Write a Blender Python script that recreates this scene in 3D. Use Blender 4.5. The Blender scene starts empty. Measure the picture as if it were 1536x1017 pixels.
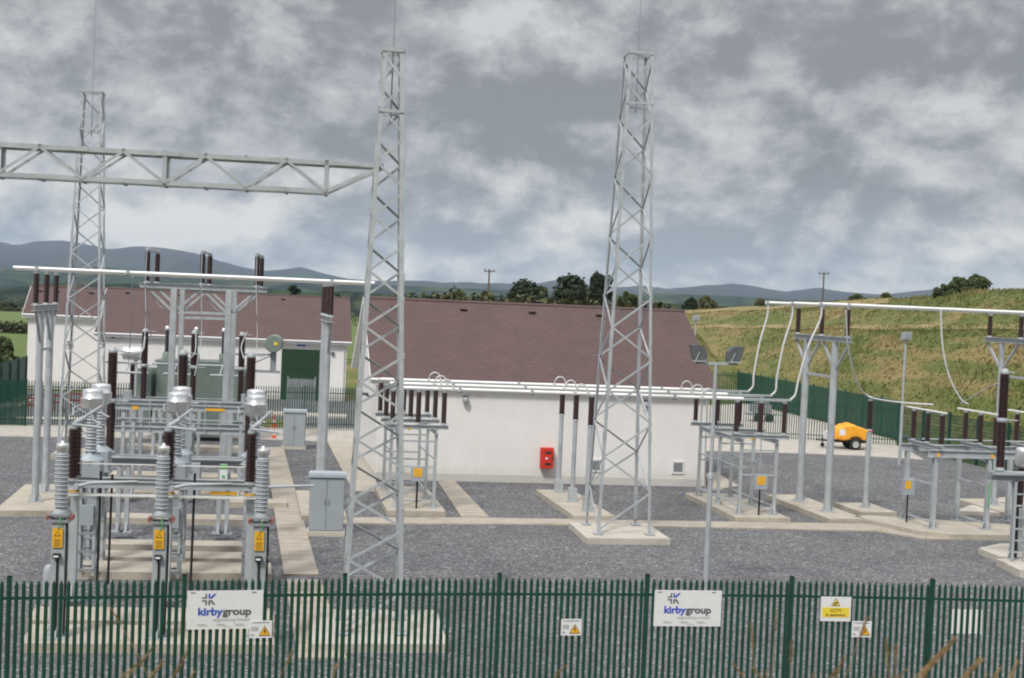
import bpy, math, random
from mathutils import Vector, Matrix
random.seed(7)
C = bpy.context.scene
COL = C.collection
# ------------------------------------------------------------------ camera geometry
F = 1850.0; H = 7.5; A = math.atan(.042); PT = math.atan(52/F)
R = Vector((math.cos(math.radians(7.5)), math.sin(math.radians(7.5)), 0))      # along the rows of the yard
D = Vector((-math.sin(math.radians(12.0)), math.cos(math.radians(12.0)), 0))   # away from the fence
RA = math.radians(7.5); DA = math.radians(12.0)
UP = Vector((0, 0, 1))
def ray(x, y):
    a = x-768; b = 508.5-y; ca, sa = math.cos(A), math.sin(A)
    u = a*ca-b*sa; v = a*sa+b*ca
    return u, F*math.cos(PT)+v*math.sin(PT), -F*math.sin(PT)+v*math.cos(PT)
def pt(x, y, z=0):
    u, Y, Z = ray(x, y); t = (z-H)/Z
    return Vector((u*t, Y*t, z))
def atY(x, y, Yd):
    u, Y, Z = ray(x, y); t = Yd/Y
    return Vector((u*t, Yd, H+Z*t))
def proj(p):
    X, Y, Z = p.x, p.y, p.z-H
    d = Y*math.cos(PT)-Z*math.sin(PT); v = Y*math.sin(PT)+Z*math.cos(PT); u = X
    ca, sa = math.cos(A), math.sin(A)
    a = (u*ca+v*sa)/d*F; b = (-u*sa+v*ca)/d*F
    return 768+a, 508.5-b
def along(P0, dirv, px, lo=-40, hi=60):          # point on a line whose picture column is px
    for _ in range(60):
        m = (lo+hi)/2
        if proj(P0+dirv*m)[0] < px: lo = m
        else: hi = m
    return P0+dirv*lo
# ------------------------------------------------------------------ materials
M = {}
def ramp(nt, fac, stops):
    r = nt.nodes.new('ShaderNodeValToRGB'); el = r.color_ramp.elements
    while len(el) < len(stops): el.new(.5)
    for e, (p, c) in zip(el, stops): e.position = p; e.color = (*c, 1)
    nt.links.new(fac, r.inputs[0]); return r.outputs[0]
def noise(nt, vec, scale, detail=4, rough=.6, dim='3D', dist=0):
    n = nt.nodes.new('ShaderNodeTexNoise'); n.inputs['Scale'].default_value = scale
    n.inputs['Detail'].default_value = detail; n.inputs['Roughness'].default_value = rough
    n.inputs['Distortion'].default_value = dist
    if vec: nt.links.new(vec, n.inputs['Vector'])
    return n.outputs[0]
def mapping(nt, vec, scale=(1, 1, 1), rot=(0, 0, 0)):
    m = nt.nodes.new('ShaderNodeMapping'); m.inputs['Scale'].default_value = scale; m.inputs['Rotation'].default_value = rot
    nt.links.new(vec, m.inputs[0]); return m.outputs[0]
def pos(nt):
    return nt.nodes.new('ShaderNodeNewGeometry').outputs['Position']
def ocoord(nt):
    return nt.nodes.new('ShaderNodeTexCoord').outputs['Object']
def mixc(nt, fac, a, b, mode='MIX'):
    m = nt.nodes.new('ShaderNodeMix'); m.data_type = 'RGBA'; m.blend_type = mode
    for s, v in ((0, fac), (6, a), (7, b)):
        if hasattr(v, 'links') or hasattr(v, 'is_linked'): nt.links.new(v, m.inputs[s])
        elif s == 0: m.inputs[0].default_value = v
        else: m.inputs[s].default_value = (*v, 1)
    return m.outputs[2]
def math_(nt, op, a, b=0.0):
    m = nt.nodes.new('ShaderNodeMath'); m.operation = op
    for i, v in enumerate((a, b)):
        if hasattr(v, 'is_linked'): nt.links.new(v, m.inputs[i])
        else: m.inputs[i].default_value = v
    return m.outputs[0]
def base(name, rough=.6, metal=0):
    m = bpy.data.materials.new(name); m.use_nodes = True; nt = m.node_tree
    b = nt.nodes['Principled BSDF']; b.inputs['Roughness'].default_value = rough; b.inputs['Metallic'].default_value = metal
    M[name] = m; return m, nt, b
def bump(nt, b, h, strength=.3, dist=.02):
    n = nt.nodes.new('ShaderNodeBump'); n.inputs['Strength'].default_value = strength; n.inputs['Distance'].default_value = dist
    nt.links.new(h, n.inputs['Height']); nt.links.new(n.outputs[0], b.inputs['Normal'])
def simple(name, col, rough=.6, metal=0, var=.12, scale=3.0, bmp=0):
    m, nt, b = base(name, rough, metal)
    n = noise(nt, pos(nt), scale, 5, .65)
    c = ramp(nt, n, [(.3, tuple(v*(1-var) for v in col)), (.7, tuple(min(1, v*(1+var)) for v in col))])
    nt.links.new(c, b.inputs['Base Color'])
    if bmp: bump(nt, b, noise(nt, pos(nt), scale*12, 3), bmp, .01)
    return m
simple('galv', (.40, .43, .45), .6, .12, .16, 2.5)
simple('galv_dull', (.27, .29, .31), .65, .1, .18, 3)
simple('alu', (.90, .90, .89), .45, .1, .05, 2)
simple('alu_dull', (.60, .61, .61), .5, .1, .06, 3)
simple('cap', (.72, .73, .74), .28, .75, .08, 4)
simple('brown', (.030, .008, .007), .5, 0, .25, 6)
simple('greyins', (.36, .39, .42), .45, 0, .08, 6)
simple('darkins', (.03, .035, .055), .35, 0, .1, 6)
simple('cabinet', (.33, .37, .40), .5, 0, .06, 2)
simple('cabinet_lid', (.40, .45, .49), .5, 0, .06, 2)
simple('green', (.005, .056, .036), .5, 0, .18, 3)
simple('doorgreen', (.012, .045, .018), .5, 0, .12, 2)
simple('black', (.012, .012, .014), .5, 0, .1, 5)
simple('red', (.62, .035, .018), .4, 0, .08, 4)
simple('darkred', (.25, .025, .02), .6, 0, .2, 4)
simple('orange', (.86, .38, .025), .55, 0, .10, 4)
simple('conered', (.75, .10, .03), .5, 0, .08, 5)
simple('yellow', (.80, .42, .02), .5, 0, .06, 8)
simple('signyellow', (.82, .62, .05), .5, 0, .04, 8)
simple('signwhite', (.74, .75, .77), .45, 0, .03, 5)
simple('ink', (.03, .03, .035), .5, 0, .05, 9)
simple('inkgrey', (.42, .42, .43), .5, 0, .05, 9)
simple('inkdark', (.11, .11, .13), .5, 0, .05, 9)
simple('inkblue', (.05, .09, .50), .5, 0, .05, 9)
simple('brightwhite', (.88, .88, .87), .5, 0, .03, 5)
simple('whitepaint', (.74, .74, .73), .5, 0, .05, 2)
simple('tanplate', (.55, .36, .08), .6, 0, .2, 9)
simple('rust', (.30, .10, .07), .7, 0, .2, 9)
simple('earthgreen', (.10, .42, .12), .5, 0, .2, 9)
simple('lampdark', (.12, .13, .14), .5, .2, .12, 6)
simple('glass', (.20, .21, .22), .15, 0, .05, 6)
simple('transformer', (.17, .215, .19), .5, 0, .1, 2)
simple('rubber', (.02, .02, .02), .8, 0, .2, 9)
simple('wood', (.12, .085, .06), .8, 0, .2, 3)
simple('bark', (.07, .05, .035), .9, 0, .3, 3)
simple('plinth', (.56, .545, .51), .8, 0, .07, 1.5, .2)
def concrete(name, col, slabs=False):
    m, nt, b = base(name, .85)
    p = pos(nt)
    c = ramp(nt, noise(nt, p, 1.1, 7, .7), [(.3, tuple(v*.80 for v in col)), (.5, col), (.72, tuple(v*1.13 for v in col))])
    st = ramp(nt, noise(nt, mapping(nt, p, (.6, .6, 2)), 2.3, 5, .6, dist=1.5), [(.32, (.62, .58, .52)), (.45, (1, 1, 1))])
    c = mixc(nt, .5, c, mixc(nt, 1, c, st, 'MULTIPLY'))
    if slabs:
        w = nt.nodes.new('ShaderNodeTexWave'); w.wave_type = 'BANDS'; w.bands_direction = slabs
        w.inputs['Scale'].default_value = .52; w.inputs['Distortion'].default_value = 0
        nt.links.new(mapping(nt, p, (1, 1, 1), (0, 0, -DA if slabs == 'Y' else -RA)), w.inputs['Vector'])
        ln = ramp(nt, w.outputs[1], [(.0, (.45, .43, .4)), (.035, (1, 1, 1))])
        c = mixc(nt, .75, c, mixc(nt, 1, c, ln, 'MULTIPLY'))
    nt.links.new(c, b.inputs['Base Color']); bump(nt, b, noise(nt, p, 26, 4, .7), .25, .01)
concrete('concrete', (.43, .39, .325)); concrete('concrete_light', (.50, .465, .405))
concrete('slab_y', (.41, .365, .305), 'Y'); concrete('slab_x', (.40, .355, .30))
concrete('road', (.45, .42, .375))
def m_gravel():
    m, nt, b = base('gravel', .9); p = pos(nt)
    v = nt.nodes.new('ShaderNodeTexVoronoi'); v.inputs['Scale'].default_value = 15; nt.links.new(p, v.inputs['Vector'])
    v2 = nt.nodes.new('ShaderNodeTexVoronoi'); v2.inputs['Scale'].default_value = 31; nt.links.new(p, v2.inputs['Vector'])
    sep = nt.nodes.new('ShaderNodeSeparateColor'); nt.links.new(v.outputs['Color'], sep.inputs[0])
    sep2 = nt.nodes.new('ShaderNodeSeparateColor'); nt.links.new(v2.outputs['Color'], sep2.inputs[0])
    a = math_(nt, 'MULTIPLY', math_(nt, 'ADD', sep.outputs[0], sep2.outputs[1]), .5)
    c = ramp(nt, a, [(.0, (.05, .05, .054)), (.42, (.122, .123, .131)), (.72, (.19, .19, .20)), (.94, (.46, .46, .46))])
    big = ramp(nt, noise(nt, p, .22, 6, .7, dist=1.2), [(.3, (.78, .78, .79)), (.5, (1, 1, 1)), (.7, (1.16, 1.15, 1.13))])
    c = mixc(nt, 1, c, big, 'MULTIPLY')
    c = mixc(nt, 1, c, ramp(nt, noise(nt, p, 1.7, 6, .75), [(.32, (.82, .82, .83)), (.68, (1.14, 1.14, 1.13))]), 'MULTIPLY')
    nt.links.new(c, b.inputs['Base Color']); bump(nt, b, a, .8, .05)
m_gravel()
def m_wall():
    m, nt, b = base('wall', .85); p = pos(nt)
    c = ramp(nt, noise(nt, p, .9, 6, .7), [(.3, (.77, .755, .735)), (.7, (.83, .82, .80))])
    st = ramp(nt, noise(nt, mapping(nt, p, (3, 3, .35)), 1.5, 5, .7), [(.3, (.96, .95, .94)), (.6, (1, 1, 1))])
    c = mixc(nt, .8, c, mixc(nt, 1, c, st, 'MULTIPLY'))
    sep = nt.nodes.new('ShaderNodeSeparateXYZ'); nt.links.new(p, sep.inputs[0])
    g = ramp(nt, math_(nt, 'ADD', math_(nt, 'MULTIPLY', sep.outputs[2], .7), math_(nt, 'MULTIPLY', noise(nt, p, 1.3, 5, .7), .5)), [(.35, (.84, .82, .77)), (.75, (1, 1, 1))])
    c = mixc(nt, 1, c, g, 'MULTIPLY')
    nt.links.new(c, b.inputs['Base Color']); bump(nt, b, noise(nt, p, 30, 5, .8), .6, .02)
m_wall()
def m_roof():
    m, nt, b = base('roof', .8); p = ocoord(nt)
    br = nt.nodes.new('ShaderNodeTexBrick'); br.inputs['Scale'].default_value = 1
    br.inputs['Brick Width'].default_value = .33; br.inputs['Row Height'].default_value = .19
    br.inputs['Mortar Size'].default_value = .012; br.inputs['Mortar Smooth'].default_value = .3
    br.inputs['Color1'].default_value = (.112, .071, .067, 1); br.inputs['Color2'].default_value = (.100, .063, .060, 1)
    br.inputs['Mortar'].default_value = (.07, .041, .040, 1)
    sep = nt.nodes.new('ShaderNodeSeparateXYZ'); nt.links.new(p, sep.inputs[0])
    cmb = nt.nodes.new('ShaderNodeCombineXYZ'); nt.links.new(sep.outputs[0], cmb.inputs[0])
    nt.links.new(math_(nt, 'MULTIPLY', sep.outputs[2], 1.45), cmb.inputs[1]); nt.links.new(cmb.outputs[0], br.inputs['Vector'])
    n = ramp(nt, noise(nt, p, .7, 6, .7), [(.3, (.88, .89, .90)), (.5, (1, 1, 1)), (.7, (1.1, 1.09, 1.07))])
    c = mixc(nt, 1, br.outputs[0], n, 'MULTIPLY')
    nt.links.new(c, b.inputs['Base Color']); bump(nt, b, br.outputs[1], -.5, .03)
m_roof()
def m_grass(name, g1, g2, s1, s2, sc=1.0, mid=.5):
    m, nt, b = base(name, .95); p = pos(nt)
    pm = mapping(nt, p, (.35, .9, 1.6), (0, 0, .5))
    fine = noise(nt, pm, 3.2*sc, 8, .75, dist=.6)
    ga = ramp(nt, fine, [(.3, g1), (.7, g2)]); sa_ = ramp(nt, fine, [(.3, s1), (.68, s2)])
    big = noise(nt, mapping(nt, p, (.45, .45, 3.2), (0, 0, .35)), .16*sc, 8, .64, dist=.9)
    f = ramp(nt, big, [(mid-.08, (0, 0, 0)), (mid+.10, (1, 1, 1))])
    c = mixc(nt, f, ga, sa_)
    dk = ramp(nt, noise(nt, mapping(nt, p, (1, 1, 2)), .9*sc, 7, .75, dist=.8), [(.30, (.76, .80, .70)), (.5, (1, 1, 1)), (.75, (1.12, 1.1, 1.04))])
    c = mixc(nt, .9, c, mixc(nt, 1, c, dk, 'MULTIPLY'))
    nt.links.new(c, b.inputs['Base Color']); bump(nt, b, fine, .35, .12)
m_grass('grass', (.07, .095, .016), (.13, .15, .03), (.18, .145, .055), (.28, .215, .085), 1, .51)
m_grass('strawband', (.15, .14, .045), (.24, .20, .08), (.24, .19, .085), (.36, .28, .13), 1, .45)
m_grass('field', (.065, .11, .02), (.125, .18, .04), (.09, .14, .03), (.2, .22, .08), .4, .55)
m_grass('blade', (.092, .112, .024), (.135, .148, .038), (.20, .168, .062), (.28, .222, .092), 1, .50)
m_grass('drygrass', (.16, .11, .05), (.34, .23, .11), (.28, .17, .07), (.50, .35, .18), 6, .5)
def m_far(name, hedge, fields, moor, lo, hi, scale):
    m, nt, b = base(name, 1); p = pos(nt)
    b.inputs['Specular IOR Level'].default_value = 0
    q = mapping(nt, p, (1, .45, 0), (0, 0, .3))
    v = nt.nodes.new('ShaderNodeTexVoronoi'); v.inputs['Scale'].default_value = scale; v.inputs['Randomness'].default_value = .9; nt.links.new(q, v.inputs['Vector'])
    e = nt.nodes.new('ShaderNodeTexVoronoi'); e.feature = 'DISTANCE_TO_EDGE'; e.inputs['Scale'].default_value = scale; e.inputs['Randomness'].default_value = .9; nt.links.new(q, e.inputs['Vector'])
    sep = nt.nodes.new('ShaderNodeSeparateColor'); nt.links.new(v.outputs['Color'], sep.inputs[0])
    c = ramp(nt, sep.outputs[0], [(i/(len(fields)-1), f) for i, f in enumerate(fields)])
    ed = ramp(nt, math_(nt, 'ADD', e.outputs[0], math_(nt, 'MULTIPLY', noise(nt, p, scale*4, 5, .7), .25)), [(.14, (0, 0, 0)), (.24, (1, 1, 1))])
    c = mixc(nt, ed, hedge, c)
    wood = ramp(nt, noise(nt, p, scale*.45, 6, .7), [(.50, (0, 0, 0)), (.56, (1, 1, 1))])
    c = mixc(nt, wood, c, hedge)
    s = nt.nodes.new('ShaderNodeSeparateXYZ'); nt.links.new(p, s.inputs[0])
    mm = nt.nodes.new('ShaderNodeMapRange'); mm.inputs[1].default_value = lo; mm.inputs[2].default_value = hi
    nt.links.new(math_(nt, 'ADD', s.outputs[2], math_(nt, 'MULTIPLY', noise(nt, p, scale*.6, 6, .7), (hi-lo)*1.2)), mm.inputs[0])
    mo = ramp(nt, noise(nt, p, scale*1.3, 7, .7), [(.3, tuple(x*.45 for x in moor)), (.7, tuple(x*1.7 for x in moor))])
    c = mixc(nt, mm.outputs[0], c, mo)
    nt.links.new(c, b.inputs['Base Color'])
m_far('far_mountain', (.014, .024, .016), [(.03, .05, .02), (.045, .075, .025), (.06, .07, .035), (.025, .045, .02)], (.055, .043, .042), 130, 330, .0035)
m_far('far_mid', (.012, .022, .014), [(.03, .05, .018), (.05, .085, .025), (.08, .085, .04), (.022, .04, .018)], (.05, .065, .03), 150, 400, .008)
m_far('far_near', (.011, .02, .011), [(.025, .045, .015), (.045, .08, .022), (.07, .08, .035), (.018, .035, .014)], (.05, .07, .03), 90, 200, .016)
def m_leaf(name, a, b_):
    m, nt, b = base(name, .7); p = pos(nt)
    nt.links.new(ramp(nt, noise(nt, p, 1.1, 6, .8), [(.3, a), (.7, b_)]), b.inputs['Base Color'])
    b.inputs['Subsurface Weight'].default_value = 0
m_leaf('leaf_dark', (.010, .020, .008), (.035, .055, .018)); m_leaf('leaf_green', (.035, .055, .014), (.085, .115, .03))
m_leaf('leaf_olive', (.05, .055, .018), (.13, .13, .05)); m_leaf('leaf_rust', (.14, .10, .06), (.22, .17, .11))
# ------------------------------------------------------------------ mesh builder
class MB:
    def __init__(s): s.v = []; s.f = []; s.mi = []; s.m = 0; s.sm = []; s.smooth = False
    def add(s, vs, fs, smooth=None):
        o = len(s.v); s.v += [tuple(x) for x in vs]
        for f in fs: s.f.append([i+o for i in f]); s.mi.append(s.m); s.sm.append(s.smooth if smooth is None else smooth)
        return s
    def box(s, c, sz, rz=0):
        c = Vector(c); hx, hy, hz = sz[0]/2, sz[1]/2, sz[2]/2; cr, sr = math.cos(rz), math.sin(rz)
        vs = [c+Vector((x*hx*cr-y*hy*sr, x*hx*sr+y*hy*cr, z*hz)) for z in (-1, 1) for x, y in ((-1, -1), (1, -1), (1, 1), (-1, 1))]
        return s.add(vs, [(3, 2, 1, 0), (4, 5, 6, 7), (0, 1, 5, 4), (1, 2, 6, 5), (2, 3, 7, 6), (3, 0, 4, 7)])
    def frame(s, p0, p1):
        d = (p1-p0).normalized(); a = UP if abs(d.z) < .95 else Vector((0, 1, 0))
        x = d.cross(a).normalized(); return x, x.cross(d).normalized()
    def bar(s, p0, p1, w, h=None):
        p0, p1 = Vector(p0), Vector(p1); h = h or w; x, y = s.frame(p0, p1)
        vs = [p+x*(a*w/2)+y*(b*h/2) for p in (p0, p1) for a, b in ((-1, -1), (1, -1), (1, 1), (-1, 1))]
        return s.add(vs, [(0, 1, 2, 3), (7, 6, 5, 4), (4, 5, 1, 0), (5, 6, 2, 1), (6, 7, 3, 2), (7, 4, 0, 3)])
    def angle(s, p0, p1, w, t, dx, dy):            # L-section: flanges along dx and dy
        p0, p1 = Vector(p0), Vector(p1); dx = Vector(dx).normalized(); dy = Vector(dy).normalized()
        pr = [(0, 0), (w, 0), (w, t), (t, t), (t, w), (0, w)]
        vs = [p+dx*a+dy*b for p in (p0, p1) for a, b in pr]
        fs = [(i, (i+1) % 6, (i+1) % 6+6, i+6) for i in range(6)]+[(5, 4, 3, 0), (3, 2, 1, 0), (6, 9, 10, 11), (6, 7, 8, 9)]
        return s.add(vs, fs)
    def ibeam(s, p0, p1, w, h, t=.02):
        p0, p1 = Vector(p0), Vector(p1)
        z = Vector((0, 0, 1))
        s.bar(p0+z*(h/2-t/2), p1+z*(h/2-t/2), w, t); s.bar(p0-z*(h/2-t/2), p1-z*(h/2-t/2), w, t)
        return s.bar(p0, p1, t, h-2*t-.001)
    def tube(s, pts, r, n=10, r1=None):
        pts = [Vector(p) for p in pts]; vs = []; fs = []; k = len(pts)
        for i, p in enumerate(pts):
            d = (pts[min(i+1, k-1)]-pts[max(i-1, 0)]).normalized(); a = UP if abs(d.z) < .95 else Vector((0, 1, 0))
            x = d.cross(a).normalized(); y = x.cross(d); rr = r if r1 is None else r+(r1-r)*i/(k-1)
            vs += [p+(x*math.cos(2*math.pi*j/n)+y*math.sin(2*math.pi*j/n))*rr for j in range(n)]
        for i in range(k-1):
            for j in range(n): fs.append((i*n+j, (i+1)*n+j, (i+1)*n+(j+1) % n, i*n+(j+1) % n))
        s.add(vs, fs, True); s.add(vs[:n], [tuple(range(n))], False); return s.add(vs[-n:], [tuple(range(n-1, -1, -1))], False)
    def lathe(s, o, prof, n=14, axis=None, smooth=True):
        o = Vector(o); vs = []; fs = []
        ax = Vector(axis).normalized() if axis else UP
        xx = Vector((1, 0, 0)) if abs(ax.x) < .9 else Vector((0, 1, 0)); y = ax.cross(xx).normalized(); x = y.cross(ax)
        for r, z in prof: vs += [o+ax*z+(x*math.cos(2*math.pi*j/n)+y*math.sin(2*math.pi*j/n))*max(r, .0005) for j in range(n)]
        for i in range(len(prof)-1):
            for j in range(n): fs.append((i*n+j, i*n+(j+1) % n, (i+1)*n+(j+1) % n, (i+1)*n+j))
        s.add(vs, fs, smooth); s.add(vs[:n], [tuple(range(n-1, -1, -1))], False); return s.add(vs[-n:], [tuple(range(n))], False)
    def prism(s, poly, z0, z1):
        n = len(poly); vs = [(p[0], p[1], z0) for p in poly]+[(p[0], p[1], z1) for p in poly]
        return s.add(vs, [tuple(range(n-1, -1, -1)), tuple(range(n, 2*n))]+[(i, (i+1) % n, (i+1) % n+n, i+n) for i in range(n)])
    def ins(s, p0, h, r, pitch=.05, core=.72, n=12, taper=0):      # ribbed insulator
        k = max(4, int(h/pitch)); pr = [(r*core, 0)]
        for i in range(k):
            z = h*(i+.1)/k; q = 1-taper*(i/k); rr = r*(1 if i % 2 == 0 else .9)*q
            pr += [(r*core*q, z), (rr, z+h/k*.22), (rr*.96, z+h/k*.38), (r*core*q, z+h/k*.75)]
        pr.append((r*core*(1-taper), h)); return s.lathe(p0, pr, n, smooth=False)
    def build(s, name, mats, parent=None, off=None):
        if isinstance(mats, str): mats = [mats]
        me = bpy.data.meshes.new(name)
        vs = s.v if off is None else [tuple(Vector(v)-off) for v in s.v]
        me.from_pydata(vs, [], s.f)
        for m in mats: me.materials.append(M[m])
        me.polygons.foreach_set('material_index', s.mi); me.polygons.foreach_set('use_smooth', s.sm); me.update()
        o = bpy.data.objects.new(name, me); COL.objects.link(o)
        if parent: o.parent = parent
        return o
def tag(o, label=None, cat=None, group=None, kind=None):
    if label: o['label'] = label
    if cat: o['category'] = cat
    if group: o['group'] = group
    if kind: o['kind'] = kind
    return o
def thing(name, label, cat, loc=(0, 0, 0), rz=0, group=None):
    o = bpy.data.objects.new(name, None); COL.objects.link(o); o.location = loc; o.rotation_euler = (0, 0, rz)
    o.empty_display_size = .2
    return tag(o, label, cat, group)
def copy_tree(o, parent=None):
    c = o.copy(); COL.objects.link(c)
    if parent: c.parent = parent
    for ch in list(o.children): copy_tree(ch, c)
    return c
def L2(v, rz):      # world offset -> local offset of a frame turned by rz
    c, s_ = math.cos(rz), math.sin(rz); return Vector((v.x*c+v.y*s_, -v.x*s_+v.y*c, v.z))
def curve_pts(ps, n=8):
    ps = [Vector(p) for p in ps]; q = [ps[0]*2-ps[1]]+ps+[ps[-1]*2-ps[-2]]; out = []
    for i in range(1, len(q)-2):
        for k in range(n):
            t = k/n; a, b, c, d = q[i-1], q[i], q[i+1], q[i+2]
            out.append(.5*((2*b)+(c-a)*t+(2*a-5*b+4*c-d)*t*t+(3*b-a-3*c+d)*t**3))
    out.append(ps[-1]); return out
#SETTING
# ------------------------------------------------------------------ ground and land
def sstep(a, b, x):
    t = max(0, min(1, (x-a)/(b-a))); return t*t*(3-2*t)
def interp(tab, x):
    if x <= tab[0][0]: return tab[0][1]
    for (a, ya), (b, yb) in zip(tab, tab[1:]):
        if x <= b: return ya+(yb-ya)*(x-a)/(b-a)
    return tab[-1][1]
def upx(px): return (px-768)/F-.000  # tangent of the bearing seen near the skyline row
import mathutils
nz = mathutils.noise
crest = [(500, 470), (900, 466), (1020, 465), (1100, 460), (1200, 455.5), (1300, 449), (1400, 442), (1536, 431), (1900, 412)]
def hillh(u, Y):
    px = 768+u*F
    if px < 520: return 0
    foot = interp([(520, 170), (900, 150), (1060, 128), (1150, 113), (1250, 96), (1340, 84), (1440, 74), (1536, 68), (1900, 52)], px)
    top = interp([(520, 220), (900, 210), (1060, 190), (1150, 172), (1250, 150), (1340, 132), (1440, 118), (1536, 108), (1900, 84)], px)
    zc = atY(px, interp(crest, px), top).z
    k = sstep(520, 1000, px)
    s = (Y-foot)/(top-foot)
    if s <= 0: return 0
    if s >= 1: return (zc-min(1.5, (s-1)*2.2))*k
    # bank rises quickly, then a terrace track, then the crest
    pr = [(0, 0), (.10, .13), (.25, .34), (.42, .56), (.52, .66), (.60, .69), (.68, .72), (.82, .88), (1, 1)]
    return zc*interp(pr, s)*k
def ground_z(X, Y):
    u = X/max(Y, 1)
    z = -.06+hillh(u, Y)
    if hillh(u, Y) > .3: z += .22*nz.noise(Vector((X*.09, Y*.09, 0)))+.07*nz.noise(Vector((X*.5, Y*.5, 3)))
    px = 768+u*F
    rise = 5.7*sstep(112, 130, Y)*(1-sstep(170, 260, Y))*sstep(575, 640, px)*(1-sstep(1020, 1120, px))
    if rise > 0: z = max(z, rise-.06)
    if Y > 330: z -= (Y-330)*.045
    return z
def ground():
    mb = MB(); us = [i*.012 for i in range(-75, 76)]
    Ys = [19.4]; y = 19.4
    while y < 2600: y *= 1.028; Ys.append(y)
    W = len(us)
    vs = [(u*Y, Y, ground_z(u*Y, Y)) for Y in Ys for u in us]
    fs = [(j*W+i, j*W+i+1, (j+1)*W+i+1, (j+1)*W+i) for j in range(len(Ys)-1) for i in range(W-1)]
    mb.add(vs, fs, True)
    return tag(mb.build('ground', 'grass'), kind='structure')
ground()
def bank_z(X, Y): return max(-.055, 7.0-.335*max(Y, -6)-.0*X)+.12*nz.noise(Vector((X*.4, Y*.4, 9)))
def bank():
    mb = MB(); n = 50; m_ = 32
    vs = [(-45+90*i/n, -16+36*j/m_, bank_z(-45+90*i/n, -16+36*j/m_) if -16+36*j/m_ < 17 else bank_z(-45+90*i/n, -16+36*j/m_)*.5-.03) for j in range(m_+1) for i in range(n+1)]
    mb.add(vs, [(j*(n+1)+i, j*(n+1)+i+1, (j+1)*(n+1)+i+1, (j+1)*(n+1)+i) for j in range(m_) for i in range(n)], True)
    tag(mb.build('grass_bank', 'grass'), kind='structure')
bank()
def contour_band(s0, s1, px0, px1):
    mb = MB(); vs = []; n = 120
    for i in range(n+1):
        px = px0+(px1-px0)*i/n; u = (px-768)/F
        foot = interp([(520, 170), (900, 150), (1060, 128), (1150, 113), (1250, 96), (1340, 84), (1440, 74), (1536, 68), (1900, 52)], px)
        top = interp([(520, 220), (900, 210), (1060, 190), (1150, 172), (1250, 150), (1340, 132), (1440, 118), (1536, 108), (1900, 84)], px)
        for j in range(6):
            sv_ = s0+(s1-s0)*j/5+(.02*nz.noise(Vector((px*.02, j*.3, 4)))); Y = foot+(top-foot)*sv_; vs.append((u*Y, Y, ground_z(u*Y, Y)+.07))
    mb.add(vs, [(i*6+j, i*6+j+1, (i+1)*6+j+1, (i+1)*6+j) for i in range(n) for j in range(5)], True)
    tag(mb.build('grass_path', 'strawband'), kind='structure')
contour_band(.56, .66, 1035, 1700); contour_band(.90, .99, 1000, 1330)
cr1 = pt(1347, 669); 
F3b = pt(1560, 722)
F3c = F3b+(F3b-cr1)*1.2
gravel = MB()
GL = pt(0, 640)
gl = [(-60, 17.5), (60, 19.5), (F3c.x+3, F3c.y), tuple(F3b.xy), tuple(cr1.xy), (14, 76), (-8, 90), (-70, 82)]
gravel.prism(gl, -.05, 0)
tag(gravel.build('gravel', 'gravel'), kind='structure')
def sheet(name, poly, z1, mat, z0=-.02):
    mb = MB(); mb.prism([tuple(p.xy) if isinstance(p, Vector) else p for p in poly], z0, z1)
    return tag(mb.build(name, mat), kind='structure')
# concrete road behind the gravel
sheet('road', [pt(-260, 653), pt(0, 655), pt(395, 660), pt(540, 664), pt(1180, 680), pt(1290, 684), pt(1385, 690), pt(1350, 668), pt(1200, 659), pt(900, 648), pt(530, 643), pt(0, 637), pt(-260, 634)], .035, 'road')
# apron beside the gable and paths
sheet('pavement', [pt(490, 662), pt(531, 662), pt(562, 719), pt(570, 738), pt(530, 738)], .045, 'concrete')
sheet('path', [pt(426, 864), pt(478, 864), pt(425, 672), pt(397, 672)], .05, 'slab_y')
sheet('path', [pt(428, 872), pt(481, 872), pt(520, 990), pt(446, 990)], .05, 'slab_y')
sheet('path', [pt(657, 724), pt(682, 723), pt(733, 777), pt(692, 777)], .05, 'slab_y')
sheet('path', [pt(515, 787), pt(795, 788), pt(1029, 792), pt(1310, 798), pt(1325, 797), pt(1335, 788), pt(1000, 783), pt(700, 778), pt(515, 778)], .05, 'slab_x')
sheet('path', [pt(1313, 798), pt(1388, 810), pt(1390, 801), pt(1338, 788)], .052, 'slab_x')
sheet('path', [pt(1389, 810), pt(1560, 811), pt(1560, 801), pt(1391, 801)], .05, 'slab_x')
sheet('pavement', [pt(1065, 738), pt(1108, 730), pt(1075, 710), pt(1058, 712)], .05, 'concrete')
def slab(px_list, z=.2, name='concrete_paving', mat='concrete', dep=None):
    return sheet(name, [pt(x, y, z) for x, y in px_list], z, mat)
# rows of foundations in the left bay: (front-left px, front-right px, depth in metres)
def row_slab(x0, x1, y, dep, z=.2, mat='concrete'):
    a = pt(x0, y, z); b = a+R*((pt(x1, y, z)-a).length)
    sheet('concrete_paving', [a, b, b+D*dep, a+D*dep], z, mat)
row_slab(30, 412, 965, 1.5); row_slab(40, 412, 930, 1.2, .16)
row_slab(112, 408, 857, 1.35); row_slab(150, 404, 835, .9, .17); row_slab(150, 400, 816, .75, .22)
row_slab(150, 396, 776, .9); row_slab(340, 430, 753, .9); row_slab(160, 396, 738, 1.0); row_slab(165, 395, 712, 1.2); row_slab(170, 392, 690, 1.2); row_slab(190, 392, 668, 1.0)
row_slab(76, 130, 682, 2.6)
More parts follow.
